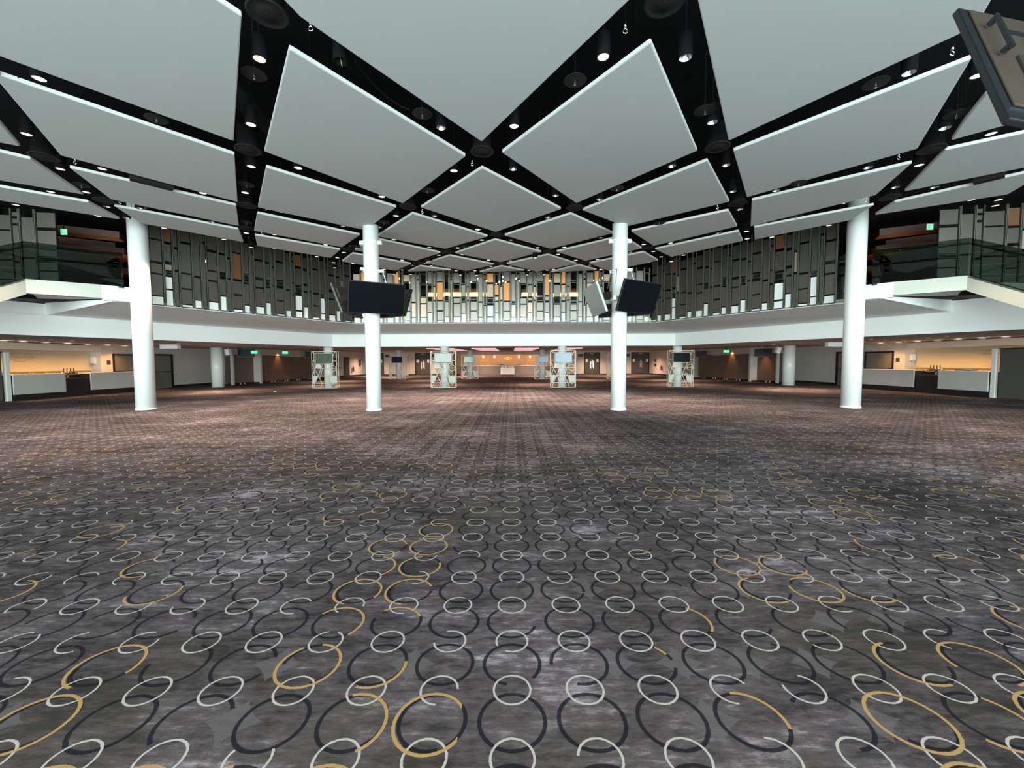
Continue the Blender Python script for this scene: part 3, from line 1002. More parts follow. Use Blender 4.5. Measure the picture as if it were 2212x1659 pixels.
for nm, pts in PANELS:
    poly = []
    for p in pts:
        q = onz(p[0], p[1], HC + (PT if len(p) > 2 else 0))
        poly.append((q.x, q.y))
    c = Vector((sum(p[0] for p in poly) / len(poly), sum(p[1] for p in poly) / len(poly)))
    root = thing('ceiling_panel', 'pale grey ceiling panel, the ' + nm, 'ceiling panel', (c.x, c.y, HC), group='pale panels hanging under the black ceiling')
    loc = [(p[0] - c.x, p[1] - c.y) for p in poly]
    n = len(loc)
    MB().prism(loc, 0.0, PT).build('fabric_board', M_PANEL, root)
    ed = MB()
    area2 = sum(loc[i][0] * loc[(i + 1) % n][1] - loc[(i + 1) % n][0] * loc[i][1] for i in range(n))
    sg = 1 if area2 > 0 else -1
    for i in range(n):
        a, b_ = Vector(loc[i]), Vector(loc[(i + 1) % n])
        e_ = (b_ - a).normalized()
        o_ = Vector((e_.y, -e_.x)) * sg * .012
        ed.prism([a, b_, b_ + o_, a + o_], .006, PT)
    ed.build('edge_trim', M_EDGE, root)
    hw_ = MB()
    for k in range(0, n, 2):
        q = (loc[k][0] * .8, loc[k][1] * .8)
        hw_.cyl((q[0], q[1], PT - .02), (q[0], q[1], DECK - HC), .006, n=6)
    hw_.build('suspension_wires', M_CAN, root)
    # distance to a polygon for naming neighbours
    PC.append((nm, [Vector(p) for p in poly]))


def pdist(p, poly):
    best = 1e9
    for i in range(len(poly)):
        a, b_ = poly[i], poly[(i + 1) % len(poly)]
        ab = b_ - a
        t = max(0, min(1, (p - a).dot(ab) / max(1e-9, ab.dot(ab))))
        best = min(best, (p - a - ab * t).length)
    return best


def near2(x, y):
    p = Vector((x, y))
    r = sorted((pdist(p, poly), nm) for nm, poly in PC)
    return r[0][1], r[1][1]


# ------------------------------------------------------------------ fittings in the black channels
DL = """560.4,128.8,B 542,270,L 542.7,360.7,B 529.6,417,L 84.6,171.3,L 57.5,291,L 130.5,366,L 186.7,416,L 109.4,415,L 33.5,443,L
220.8,365.7,L 438,418,L 644,363.7,L 607,458,L 231,447,U 301,450,U 457.7,480,U 354.6,493.5,L 127,452,L 211,467,L 273,471,U 532,504,L 542.7,535,L 592.6,507,L
592.6,537,L 684.5,554.6,L 740.9,488.8,U 703.3,529.4,L 757.5,531.9,U 743,546,L 728.6,557.2,L 720.6,567.8,L 723.2,578.9,L 762.6,569.5,L 484,517.6,L 824.8,425.6,L
855.2,467,L 820.6,491,U 850.9,518.4,L 927.3,535.2,L 947.8,551.6,L 868.5,562.3,L 914.8,570,L 890.7,573.4,U 931.9,574.6,L 868.5,583.5,L 829.6,582.2,L 850.9,593,L
887,593,L 938.4,466.8,U 1032.2,496.5,L 1041,519.2,L 988.6,536,L 999.2,550.4,L 1055.3,562.3,L 985,585.4,L 1026,585.4,L 994.4,594.4,L 1030.3,594.8,L 1060.6,575.7,L
952.6,276,U 1110.5,273.7,L 1303.2,124.5,L 980.4,369.7,L 1108.8,365.3,U 735,133.8,D 1200,422.5,U 1294.5,431,U 1184,470,U 1103.8,519,U 1161,535.7,L 1205.7,549.8,L
1219,534.8,L 1244,562.6,L 1231,572,L 1274,573,U 1290.7,560.8,L 1297.3,514,U 1103.4,564,L 1102,575,L 1142.5,584.4,L 1182,584,L 1175.4,594,L 1298,582,L 1196,582,L
1138.8,594,L 1583,414,U 1598,452.6,U 1612.7,500.4,L 1613.9,516.4,L 1390.6,528.6,L 1411.6,543.5,L 1428,555.3,L 1401,567.2,L 1476.7,551.6,L 1450.2,565.6,L 1448.5,525.7,L
1551.6,504,U 1362.4,545,U 1480.8,124.8,U 1538.8,264.3,U 1451.4,359,U 1568.9,357.2,U 1668.7,255.9,L 1964,157.9,U 2111,165,L 2041.7,277,U 2140.8,290,L 1985.5,358,L
1875.4,362.3,U 1676.4,412.3,U 1934,405,U 2018.6,405,U 1825.8,437.6,U 1791,487.5,L 1667.3,512.8,L 2099,432.5,L 2157,432.5,L 2150,445,L"""


def downlight_proto(kind):
    r = .083
    root = thing('downlight', 'x', 'downlight')
    can = MB()
    can.lathe((0, 0, 0), [(r + .014, .30), (r + .014, 0), (r, 0), (r - .004, .05)], 20)
    can.lathe((0, 0, 0), [(.001, .30), (r + .014, .30)], 20)
    can.build('can', M_CAN, root, smooth=True)
    MB().cyl((0, 0, .30), (0, 0, DECK - HC - .02), .012, n=6).build('stem', M_CAN, root)
    if kind in 'LB':
        MB().cyl((0, 0, .012), (0, 0, .02), r - .004, n=20).build('lens', M_LIT if kind == 'L' else M_LITB, root)
    elif kind == 'U':
        MB().lathe((0, 0, 0), [(r, .002), (r - .02, .05), (.035, .10), (.001, .11)], 20).build('reflector', M_REFL, root, smooth=True)
        MB().cyl((0, 0, .0), (0, 0, .10), .012, .02, n=8).build('lamp', M_PAPER, root)
    else:
        MB().lathe((0, 0, 0), [(r, .03), (.001, .10)], 16).build('reflector', M_DISC, root, smooth=True)
        MB().bar((0, 0, .08), (.02, .01, -.05), .008, .008).build('loose_wire', M_GOLDB, root)
    return root


PROTO = {k: downlight_proto(k) for k in 'LBUD'}
used = set()
lights = []
for tok in DL.split():
    x, y, k = tok.split(',')
    lights.append((float(x), float(y), k))
byl = {}
for i, (x, y, k) in enumerate(lights):
    p = onz(x, y, HC + .02)
    a, b_ = near2(p.x, p.y)
    st = {'L': 'lit', 'B': 'bright orange', 'U': 'unlit silver', 'D': 'dead'}[k]
    byl.setdefault((st,) + tuple(sorted((a, b_))), []).append((x, y, k, p, a, b_))
for key, lst in byl.items():
    lst.sort(key=lambda q: q[0])
    n = len(lst)
    words_ = {1: [''], 2: ['left ', 'right '], 3: ['left ', 'middle ', 'right ']}.get(n)
    for i, (x, y, k, p, a, b_) in enumerate(lst):
        if words_:
            wd_ = words_[i]
        else:
            wd_ = ['leftmost ', 'second left ', 'third left ', 'fourth left ', 'fifth left ', 'sixth left '][min(i, 5)]
            if i == n - 1:
                wd_ = 'rightmost '
        if k in used:
            o = copy_tree(PROTO[k])
        else:
            o = PROTO[k]
            used.add(k)
        o.location = (p.x, p.y, HC + .02)
        NLIT = globals().get('NLIT', 0) + (k in 'LB')
        if k in 'LB' and NLIT % 3 == 0:
            spot('downlight_beam', (p.x, p.y, HC), (p.x, p.y + .01, 0), 850, (1.0, .78, .60), 95, .8, .08)
        short = lambda t: t.replace(' slab', '').replace('strip behind ', 'strip by ')
        lab = '%s%s downlight between %s and %s' % (wd_, key[0], short(a), short(b_))
        tag(o, lab, 'downlight', 'cylinder downlights in the black channels')
# one hanging lower than the rest
o = copy_tree(PROTO['L'])
p = onz(1156, 557.5, 5.50)
o.location = p
tag(o, 'lit black cylinder downlight hanging lower, in front of the rear right diamond', 'downlight', 'cylinder downlights in the black channels')

# round loudspeakers at the channel crossings
SPK = [(578, 28, 'over the near left crossing, cut by the top of the view'), (1436, 3, 'over the near right crossing, cut by the top of the view'),
       (1041.5, 327, 'above the tip of the centre diamond panel'), (536, 323, 'left of the left front kite panel'), (1550, 317, 'right of the right front kite panel'),
       (881.3, 446, 'at the left tip of the centre diamond'), (1241.6, 449, 'at the right tip of the centre diamond'), (1072, 507, 'at the rear tip of the centre diamond'),
       (965.6, 542.8, 'at the rear tip of the inner left diamond'), (1185.9, 542.7, 'at the rear tip of the inner right diamond'),
       (95, 338, 'beside the left edge middle slab'), (226, 433, 'near the top of the far left column'),
       (533, 443.7, 'left of the left third row panel'), (533, 493.6, 'left of the left fourth row panel'), (1592.7, 438.7, 'right of the right third row panel'),
       (2012, 322, 'above the right edge middle slab'), (1922, 426, 'above the far right column'),
       (904, 568, 'by the last left triangle'), (1079, 568.8, 'by the last middle triangle'), (1258, 566.6, 'by the last right triangle'),
       (1397.9, 535.5, 'just right of the right-centre column'), (751.7, 537.7, 'just left of the left-centre column')]
sp0 = None
for (x, y, lab) in SPK:
    p = onz(x, y, HC + .03)
    if sp0 is None:
        sp0 = thing('ceiling_speaker', 'x', 'ceiling speaker')
        r = .235
        MB().lathe((0, 0, 0), [(.001, .42), (.17, .42), (.19, .02), (r, .0), (r, -.012), (r - .02, -.02), (r - .035, -.012)], 32).build('housing', M_SPK, sp0, smooth=True)
        MB().lathe((0, 0, 0), [(r - .035, -.012), (.15, -.004), (.14, -.012), (.10, -.004), (.09, -.016), (.05, -.008), (.001, -.02)], 32).build('grille', M_DISC, sp0, smooth=True)
        MB().cyl((0, 0, .42), (0, 0, DECK - HC - .03), .02, n=8).build('stem', M_CAN, sp0)
        o = sp0
    else:
        o = copy_tree(sp0)
    o.location = p
    tag(o, 'round black ceiling speaker ' + lab, 'ceiling speaker', 'round black speakers at the channel crossings')

# sprinkler heads under flat grey discs
DSC = [(1242, 174, 'left of the right front kite'), (912.4, 246, 'right of the left front kite'), (923.5, 411.5, 'left of the centre diamond'), (1332.3, 406.5, 'below the right front kite'),
       (1892, 180, 'above the right outer second row'), (2066, 247, 'under the top right television'), (1523, 238.6, 'right of the right front kite'), (1725, 395.7, 'between the two right outer rows'),
       (1719.4, 467, 'above the right outer fourth row'), (1424, 482, 'above the right third row'), (1473, 518.7, 'above the right fourth row'), (338, 257, 'above the left long wedge'),
       (548.7, 160.6, 'left of the left front kite'), (176, 400, 'at the tip of the left edge middle slab'), (532, 399, 'above the left third row speaker'), (532, 480, 'beside the left third row panel'),
       (829, 480, 'at the top of the left-centre column'), (1003, 532, 'beside the rear centre diamond'), (925.4, 561.6, 'left of the rear left diamond'), (768, 532.6, 'behind the left-centre column')]
d0 = None
for (x, y, lab) in DSC:
    p = onz(x, y, HC + .06)
    if d0 is None:
        d0 = thing('sprinkler_head', 'x', 'sprinkler')
        MB().lathe((0, 0, 0), [(.001, .012), (.165, .008), (.172, 0), (.165, -.002), (.001, .002)], 28).build('disc', M_DISC, d0, smooth=True)
        hd = MB()
        hd.cyl((0, 0, .0), (0, 0, -.03), .012, n=8)
        hd.bar((-.012, 0, -.03), (-.008, 0, -.06), .005, .005)
        hd.bar((.012, 0, -.03), (.008, 0, -.06), .005, .005)
        hd.cyl((0, 0, -.06), (0, 0, -.066), .018, n=10)
        hd.build('nozzle', M_CHROME, d0)
        MB().cyl((0, 0, .01), (0, 0, DECK - HC + .05), .015, n=8).build('drop_pipe', M_CAN, d0)
        o = d0
    else:
        o = copy_tree(d0)
    o.location = p
    if int(x) in (1725, 1424, 925, 768):
        o.location = onz(x, y, HC - .02)
    tag(o, 'sprinkler head under a dark disc ' + lab, 'sprinkler', 'sprinklers in the black channels')

HK = [(671, 58, 'at the left tip of the big front diamond'), (1350.7, 63.6, 'above the right front kite'), (1020, 353, 'beside the tip of the centre diamond'), (2057, 112, 'left of the top right television'),
      (1941.5, 339.6, 'above the tip of the right outer third row'), (912.4, 456.7, 'at the left tip of the centre diamond'), (162, 349.6, 'at the tip of the left outer third row'),
      (259, 436.6, 'at the tip of the left outer fourth row'), (1549.8, 447.7, 'above the right third row'), (574, 450, 'above the left third row'), (566, 503, 'above the left fourth row'), (1871, 432, 'above the far right column')]
h0 = None
for (x, y, lab) in HK:
    p = onz(x, y, HC + .05)
    if h0 is None:
        h0 = thing('rigging_hook', 'x', 'hook')
        MB().cyl((0, 0, .02), (0, 0, .10), .017, n=10).build('ferrule', M_CHROME, h0, smooth=True)
        MB().torus((0, 0, -.02), (1, 0, 0), (0, 0, 1), .028, .008, 16, 6).build('eye', M_CHROME, h0, smooth=True)
        MB().cyl((0, 0, .10), (0, 0, DECK - HC - .05), .006, n=6).build('wire', M_CAN, h0)
        o = h0
    else:
        o = copy_tree(h0)
    o.location = p
    tag(o, 'silver rigging eye on a wire ' + lab, 'hook', 'rigging eyes hanging in the channels')
# slack cable in the channel above the left kite
cb = MB()
pts = [onz(x, y, HC + .25) for x, y in ((768, 133), (800, 175), (835, 210), (865, 230), (885, 238))]
for a, b_ in zip(pts[:-1], pts[1:]):
    cb.bar(a, b_, .02, .02)
tag(cb.build('loose_cable', M_DISC), 'slack grey cable in the channel right of the left front kite', 'cable')
# the long grey duct in the left channel
p = onz(545, 250, HC + .4)
dc = MB().cyl((0, -1.2, 0), (0, 1.2, 0), .16, n=20).build('ventilation_duct', M_SPK, smooth=True)
dc.location = (p.x, p.y, HC + .5)
tag(dc, 'dark round duct lying in the channel left of the left front kite', 'duct')
for (xa, ya, xb, yb, lab) in ((281, 382, 374, 405, 'left outer third row'), (2103, 392, 2170, 376, 'right edge lower slab')):
    a, b_ = onz(xa, ya, HC + .03), onz(xb, yb, HC + .03)
    o = MB().bar((-(b_ - a).length / 2, 0, 0), ((b_ - a).length / 2, 0, 0), .22, .12).bar((0, 0, .05), (0, 0, DECK - HC - .03), .02, .02).build('cable_box', M_DISC)
    o.location = (a + b_) / 2
    o.rotation_euler = (0, 0, math.atan2(b_.y - a.y, b_.x - a.x))
    tag(o, 'long dark grey box in the channel above the ' + lab, 'cable box')

# ------------------------------------------------------------------ lower level walls
ORD = ['first', 'second', 'third', 'fourth', 'fifth', 'sixth', 'seventh', 'eighth', 'ninth', 'tenth']


def zl(y):
    return zlow((0, y)) - .002


def vbox(mb, s, v0, v1, y0, y1, z0, z1):
    a, b_ = sorted((sx(s, v0), sx(s, v1)))
    return mb.box(a, b_, y0, y1, z0, z1)


WARM = (1.0, .52, .19)
for s in (-1, 1):
    S_ = SIDE[s]
    mb = MB()
    vbox(mb, s, 21.3, 21.5, 22.1, 31, 0, 2.54)
    vbox(mb, s, 21.5, 21.8, 22.1, 22.25, 0, 2.45)
    mb2 = MB()
    vbox(mb2, s, 21.8, 22.0, 10, 22.25, 0, 2.45)
    vbox(mb, s, 18.2, 21.3, 31, 31.2, 0, 2.54)
    struct(mb.build('wall_' + S_, M_CREAM), 'cream wall under the low ceiling on the ' + S_, 'wall')
    struct(mb2.build('wall_bar_' + S_, mat('warm_wall', (.74, .62, .42), .6, var=.03)), 'warm lit wall behind the %s bar' % S_, 'wall')  # cream wall with the warm lamplight put into its colour
    hd = MB()
    vbox(hd, s, 21.25, 21.8, 10, 22.1, 2.14, 2.45)
    struct(hd.build('wall_header_' + S_, M_CREAM), 'cream header over the %s bar recess' % S_, 'wall')
    bb = MB()
    vbox(bb, s, 21.26, 21.3, 26.75, 31, 0, .12)
    vbox(bb, s, 18.3, 21.3, 30.96, 31, 0, .12)
    struct(bb.build('baseboard_' + S_, M_BASEB), 'black skirting along the %s cream wall' % S_, 'skirting')
    # bar counters
    if s < 0:
        l1, l2 = 'white bar counter nearest the dark partition on the left', 'white bar counter on the left, beside the white column'
    else:
        l1, l2 = 'white bar counter nearest the dark partition on the right', 'white bar counter on the right, beside the white column'
    for (y0, y1, lab) in ((17.0, 19.0, l1), (20.15, 23.3, l2)):
        t = thing('bar_counter', lab, 'bar counter', (sx(s, 19.9), y0, 0), group='white side bar counters')

        def B3(v0, v1, ya, yb, za, zb, t=t, y0=y0):
            a, b_ = sorted((s * (v0 - 19.9), s * (v1 - 19.9)))
            return MB().box(a, b_, ya - y0, yb - y0, za, zb)
        B3(19.9, 19.95, y0, y1, .24, 1.04).build('front_panel', M_STONE, t, bevel=.004)
        B3(19.9, 20.5, y0, y1, 1.04, 1.08).build('worktop', M_BTOP, t, bevel=.004)
        B3(19.95, 20.45, y0 + .02, y1 - .02, .02, 1.03).build('carcass', M_BLKU, t)
        B3(19.93, 20.5, y0, y1, 0, .22).build('plinth', M_BASEB, t)
    t = thing('beer_station', 'black low bar unit in the gap between the %s bar counters' % S_, 'bar unit', (sx(s, 20.0), 19.02, 0), group='black beer stations')
    a, b_ = sorted((0, s * .5))
    MB().box(a, b_, 0, 1.1, 0, .82).build('cabinet', M_BLKU, t)
    MB().box(a, b_, 0, 1.1, .82, .85).build('drip_top', M_STEEL, t)
    MB().box(*sorted((s * .38, s * .5)), .55, 1.1, .85, 1.0).build('upstand', M_BLKU, t)
    tp = thing('beer_tap', 'silver beer tap tower with four handles on the %s bar' % S_, 'beer tap', (sx(s, 20.2), 19.38, .853))
    MB().lathe((0, 0, 0), [(.07, 0), (.03, .04), (.03, .16), (.05, .20)], 14).build('pedestal', M_CHROME, tp, smooth=True)
    MB().cyl((0, -.30, .24), (0, .30, .24), .055, n=14).build('crossbar', M_CHROME, tp, smooth=True)
    for k in range(4):
        y = -.22 + k * .147
        MB().cyl((-s * .05, y, .26), (-s * .12, y, .20), .014, n=8).build('spout', M_CHROME, tp)
        MB().cyl((-s * .05, y, .29), (-s * .06, y, .45), .012, .02, n=8).build('handle', M_PLATE, tp)
    # back counter
    t = thing('back_counter', 'steel back counter along the warm wall of the %s bar' % S_, 'counter', (sx(s, 21.5), 17.2, 0))
    a, b_ = sorted((-s * .25, s * .29))
    MB().box(a, b_, 0, 4.8, 0, .93).build('cabinet', M_BLKU, t)
    MB().box(a, b_, 0, 4.8, .93, .96).build('worktop', M_CHROME, t)
    MB().box(*sorted((s * .26, s * .29)), 0, 4.8, .96, 1.16).build('splashback', M_GOLDB, t)  # gold mottle paints the reflections in the stainless splashback
    rr = random.Random(3)
    g0 = None
    for k, y in enumerate((17.6, 17.95, 18.1, 18.9, 19.05, 19.6, 20.4, 20.9, 21.05)):
        if g0 is None:
            g0 = MB().lathe((0, 0, 0), [(.001, 0), (.04, 0), (.045, .10), (.045, .13), (.001, .13)], 12).build('metal_canister', M_GOLDB, smooth=True)
            o = g0
        else:
            o = g0.copy()
            COL.objects.link(o)
        o.location = (sx(s, 21.45), y, .962)
        tag(o, 'small brass canister on the %s back counter, %s' % (S_, ORD[k] + ' from the dark partition'), 'canister', 'canisters on the %s back counter' % S_)
    # faint wall lettering motif
    sg = thing('wall_sign', 'faint lozenge sign on the warm wall of the %s bar' % S_, 'sign', (sx(s, 21.785), 18.9 if s < 0 else 18.4, 1.78))
    M_FAINT = mat('faint_paint', (.50, .42, .36), .6)
    for (ya, yb, za, zb) in ((-.75, .75, .0, .012), (-.55, -.06, .03, .075), (.06, .55, .03, .075)):
        MB().box(-.006, .006, ya, yb, za, zb).build('lettering', M_FAINT, sg)
    mm = MB()
    for (q0, q1) in (((-.5, .1), (0, .26)), ((.5, .1), (0, .26)), ((-.5, -.03), (0, -.19)), ((.5, -.03), (0, -.19))):
        mm.bar((0, q0[0], q0[1]), (0, q1[0], q1[1]), .01, .012)
    mm.build('outline', M_FAINT, sg)
    # dispenser on the recess jamb, brown plate, service window, double door
    dz = thing('soap_dispenser', 'white dispenser box on the jamb of the %s bar' % S_, 'dispenser', (sx(s, 21.62), 22.1, 1.68))
    MB().box(-.11, .11, -.14, 0, -.16, .18).build('housing', M_PAPER, dz, bevel=.02)
    MB().cyl((-.05, -.08, -.16), (-.05, -.08, -.22), .015, n=8).build('nozzle', M_STEEL, dz)
    pl = MB()
    vbox(pl, s, 21.28, 21.3, 22.42, 22.62, 1.46, 1.68)
    tag(pl.build('wall_plate', M_PLATE), 'small square brown plate beside the %s bar recess' % S_, 'sign')
    sw = thing('service_window', 'dark framed shuttered window in the %s cream wall' % S_, 'service window', (sx(s, 21.3), 22.75, 0))
    f = MB()
    L_ = 1.85
    a, b_ = sorted((-s * .05, 0))
    for (ya, yb, za, zb) in ((0, L_, 1.03, 1.11), (0, L_, 1.97, 2.05), (0, .08, 1.03, 2.05), (L_ - .08, L_, 1.03, 2.05)):
        f.box(a, b_, ya, yb, za, zb)
    f.build('frame', M_FRAME, sw)
    for k in range(2):
        MB().box(*sorted((-s * .02, 0)), .08 + k * .845, .08 + (k + 1) * .845 - .015, 1.11, 1.97).build('shutter', M_SHUT, sw)
    dr = bpy.data.objects.new('door_%d' % (1 if s < 0 else 2), None)
    COL.objects.link(dr)
    dr.location = (sx(s, 21.3), 24.95, 0)
    struct(dr, 'double door with black frame in the %s cream wall' % S_, 'door')
    f = MB()
    for (ya, yb, za, zb) in ((0, .12, 0, 2.1), (1.65, 1.8, 0, 2.1), (0, 1.8, 2.0, 2.1)):
        f.box(*sorted((-s * .06, 0)), ya, yb, za, zb)
    f.build('door_frame', M_FRAME, dr)
    for k in range(2):
        d = MB().box(*sorted((-s * .03, 0)), .12 + k * .765, .12 + (k + 1) * .765 - .01, .02, 2.0).build('door_leaf', M_SHUT, dr)
        MB().bar((-s * .07, .2 + k * .765, 1.0), (-s * .07, .8 + k * .765, 1.0), .04, .05).build('push_bar', M_STEEL, dr)
    # boxed unit under the ceiling
    hb = thing('air_curtain', 'grey boxed unit hanging under the low ceiling near the %s double door' % S_, 'air curtain', (sx(s, 17.1), 21.5, 2.255))
    MB().box(-.45, .45, -.12, .12, 0, .23).build('case', M_SOFFIT, hb, bevel=.01)
    MB().box(-.4, .4, -.08, .08, -.01, 0).build('outlet', M_DISC, hb)
    # dark partition near the camera and its post
    t = thing('sliding_partition', 'dark grey sliding partition at the %s edge of the view' % S_, 'partition', (sx(s, 20.0), 9.0, 0), group='dark partitions')
    for k in range(6):
        MB().box(-.05, .05, k * 1.28, (k + 1) * 1.28 - .01, .03, 1.96).build('panel', M_DARKP, t, bevel=.004)
    MB().box(-.06, .06, 0, 7.7, 1.96, 2.0).build('head_track', M_FRAME, t)
    MB().box(-.06, .06, 7.80, 7.95, 0, 1.98).build('end_post', M_WHITE, t)
    # brown folding partition with casters
    t = thing('folding_partition', 'long brown folding partition on casters along the %s side' % S_, 'partition', (sx(s, 18.9), 29.0, 0), group='brown folding partitions')
    p0, p1 = Vector((0, 0, 0)), Vector((-s * .72, 10.4, 0))
    NP = 6
    for k in range(NP):
        a, b_ = p0.lerp(p1, k / NP), p0.lerp(p1, (k + 1) / NP - .0015)
        MB().bar(a + Vector((0, 0, 1.09)), b_ + Vector((0, 0, 1.09)), .09, 1.94).build('panel', M_WOODP, t, bevel=.004)
        m_ = a.lerp(b_, .5)
        for e in (-.22, .22):
            c = MB()
            q = m_ + Vector((0, e, 0))
            c.cyl(q + Vector((-.04, 0, .045)), q + Vector((.04, 0, .045)), .045, n=10)
            c.bar(q + Vector((0, 0, .05)), q + Vector((0, 0, .13)), .02, .02)
            c.build('caster', M_TRIM, t)
    a, b_ = Vector((s * 1.5, 1.4, 1.06)), Vector((s * .1, .05, 1.06))
    MB().bar(a, b_, .09, 2.0).build('folded_panel', M_WOODP, t)
    MB().box(-.09, .09, -.16, -.02, 0, 2.1).build('end_post', M_TRIM, t)
    MB().box(*sorted((s * 1.5, s * 1.75)), 1.3, 1.5, 0, 2.1).build('wall_post', M_TRIM, t)
    # bulkhead above it
    bk = MB()
    q0, q1 = (sx(s, 18.85), 28.9), (sx(s, 18.15), 39.6)
    q2, q3 = (sx(s, 19.1), 39.6), (sx(s, 21.3), 31)
    bk.prism([q0, q1, q2, q3], 2.1, lambda p: zl(p[1]))
    struct(bk.build('trim_%d' % (9 if s < 0 else 10), M_CREAM), 'tan bulkhead above the %s folding partition' % S_, 'bulkhead')
    # far side wall
    fw = MB()
    fw.prism([(sx(s, 18.1), 40.6), (sx(s, 17.3), 50.6), (sx(s, 17.6), 50.8), (sx(s, 20), 50.8), (sx(s, 20), 40.6)], 0, lambda p: zl(p[1]))
    struct(fw.build('wall_far_' + S_, M_CREAM), 'cream side wall beyond the %s folding partition' % S_, 'wall')
    fb = MB()
    fb.bar((sx(s, 18.09), 40.6, .07), (sx(s, 17.29), 50.6, .07), .03, .14)
    struct(fb.build('baseboard_far_' + S_, M_BASEB), 'black skirting of the far %s side wall' % S_, 'skirting')
    gp = MB()
    vbox(gp, s, 18.9, 19.1, 39.4, 40.6, 0, 2.6)  # near-black sheet painting the shade inside the opening
    struct(gp.build('wall_gap_' + S_, M_FRAME), 'dark gap beside the far end of the %s partition' % S_, 'wall')
    # television hanging under the low ceiling
    if s > 0:
        tvs = [((1515, 764.5), 36.0, .9, 'black television hanging by the far end of the right partition'), ((1648, 761.5), 28.2, 1.05, 'black television hanging by the near end of the right partition')]
        exs = [(1569, 759, 'green exit sign above the right folding partition')]
    else:
        tvs = [((532, 762.5), 27.5, 1.0, 'dark television hanging by the near end of the left partition'), ((669, 766), 36.0, .8, 'dark television hanging by the far end of the left partition')]
        exs = [(549, 761, 'green exit sign just right of the dark television over the left partition'), (616, 761.7, 'green exit sign above the middle of the left folding partition')]
    for (px, Y, W_, lab) in tvs:
        p = aty(px[0], px[1], Y)
        o = thing('television', lab, 'television', p, rz=-s * .35, group='televisions under the low ceiling')
        MB().box(-W_ / 2, W_ / 2, -.03, .03, -.28, .28).build('casing', M_TVB, o, bevel=.006)
        MB().box(-W_ / 2 + .02, W_ / 2 - .02, -.034, -.03, -.26, .26).build('screen', M_SCREEN, o)
        MB().bar((0, .05, .1), (0, .05, zl(Y) - p.z), .05, .05).build('pole', M_TVB, o)
    for (x, y, lab) in exs:
        p = aty(x, y, 26.5 if x < 560 else 30.0)
        ex = thing('exit_sign', lab, 'exit sign', p)
        MB().box(-.2, .2, -.02, .02, -.09, .09).build('sign_box', M_EXIT, ex)
        MB().bar((.02, -.025, 0), (.14, -.025, 0), .006, .03, (0, 1, 0)).build('arrow', M_EXITW, ex)
        MB().box(-.12, -.05, -.027, -.02, -.06, .06).build('running_figure', M_EXITW, ex)
        MB().bar((0, 0, .09), (0, 0, zl(p.y) - p.z), .02, .02).build('rod', M_CAN, ex)

# far wall ------------------------------------------------------------
FY = 50.6
mb = MB()
for s in (-1, 1):
    vbox(mb, s, 6.6, 17.6, FY, FY + .2, 0, 2.8)
    vbox(mb, s, 6.6, 6.8, FY + .2, FY + 3.4, 0, 2.8)
mb.box(sx(-1, 6.6), sx(1, 6.6), FY, FY + .2, 2.46, 2.8)
struct(mb.build('wall_far', M_CREAM), 'cream far wall with doors and a bar opening', 'wall')
mb = MB().box(sx(-1, 6.7), sx(1, 6.7), FY + 3.2, FY + 3.4, 0, 2.8)
struct(mb.build('wall_far_bar', M_PEACH), 'peach wall behind the far bar', 'wall')
mb = MB()
for s in (-1, 1):
    vbox(mb, s, 6.8, 17.5, FY - .04, FY, 0, .13)
struct(mb.build('baseboard_far', M_BASEB), 'black skirting of the far wall', 'skirting')
hj = MB()
for k in range(7):
    hj.box(sx(1, -5.6 + k * 1.87) - .012, sx(1, -5.6 + k * 1.87) + .012, FY - .012, FY, 2.48, 2.78)
struct(hj.build('trim_11', M_BARF), 'joints in the header over the far bar', 'trim')
dn = 3
for s in (-1, 1):
    for (v0, v1, nm) in ((9.3, 11.2, 'inner'), (15.0, 17.2, 'outer')):
        d = bpy.data.objects.new('door_%d' % dn, None)
        COL.objects.link(d)
        xc = (sx(s, v0) + sx(s, v1)) / 2
        d.location = (xc, FY, 0)
        struct(d, '%s dark double door in the %s half of the far wall' % (nm, SIDE[s]), 'door')
        hw2 = (v1 - v0) / 2
        f = MB()
        for (xa, xb, za, zb) in ((-hw2, -hw2 + .1, 0, 2.68), (hw2 - .1, hw2, 0, 2.68), (-hw2, hw2, 2.58, 2.68)):
            f.box(xa, xb, -.07, 0, za, zb)
        f.build('door_frame', M_FRAME, d)
        for q in (-1, 1):
            a, b_ = sorted((q * .008, q * (hw2 - .1)))
            MB().box(a, b_, -.04, 0, .02, 2.58).build('door_leaf', M_DOOR, d)
            a, b_ = sorted((q * (hw2 - .17), q * (hw2 - .42)))
            MB().box(a, b_, -.05, -.04, 1.52, 1.9).build('notice', M_PAPER, d)
            MB().box(q * .16 - .035, q * .16 + .035, -.10, -.04, .75, 1.6).build('door_handle', M_CHROME if s > 0 else M_PAPER, d)
        MB().box(.0, .08, -.09, -.04, .9, 1.75).build('door_handle', M_PAPER, d)
        MB().box(-.2, .2, -.06, -.0, 2.5, 2.58).build('door_closer', M_TRIM, d)
        dn += 1
        vv = 8.55 if nm == 'inner' else 14.2
        p_ = MB()
        vbox(p_, s, vv, vv + .62, FY - .03, FY, 2.18, 2.5)
        tag(p_.build('wall_plate', M_PLATE), 'dark plate high on the wall beside the %s %s far door' % (nm, SIDE[s]), 'sign')
    pi = MB()
    vbox(pi, s, 12.0, 13.2, FY - .15, FY, 0, 2.76)
    struct(pi.build('trim_%d' % (12 if s < 0 else 13), M_CREAM), 'cream pilaster between the %s far doors' % SIDE[s], 'pilaster')

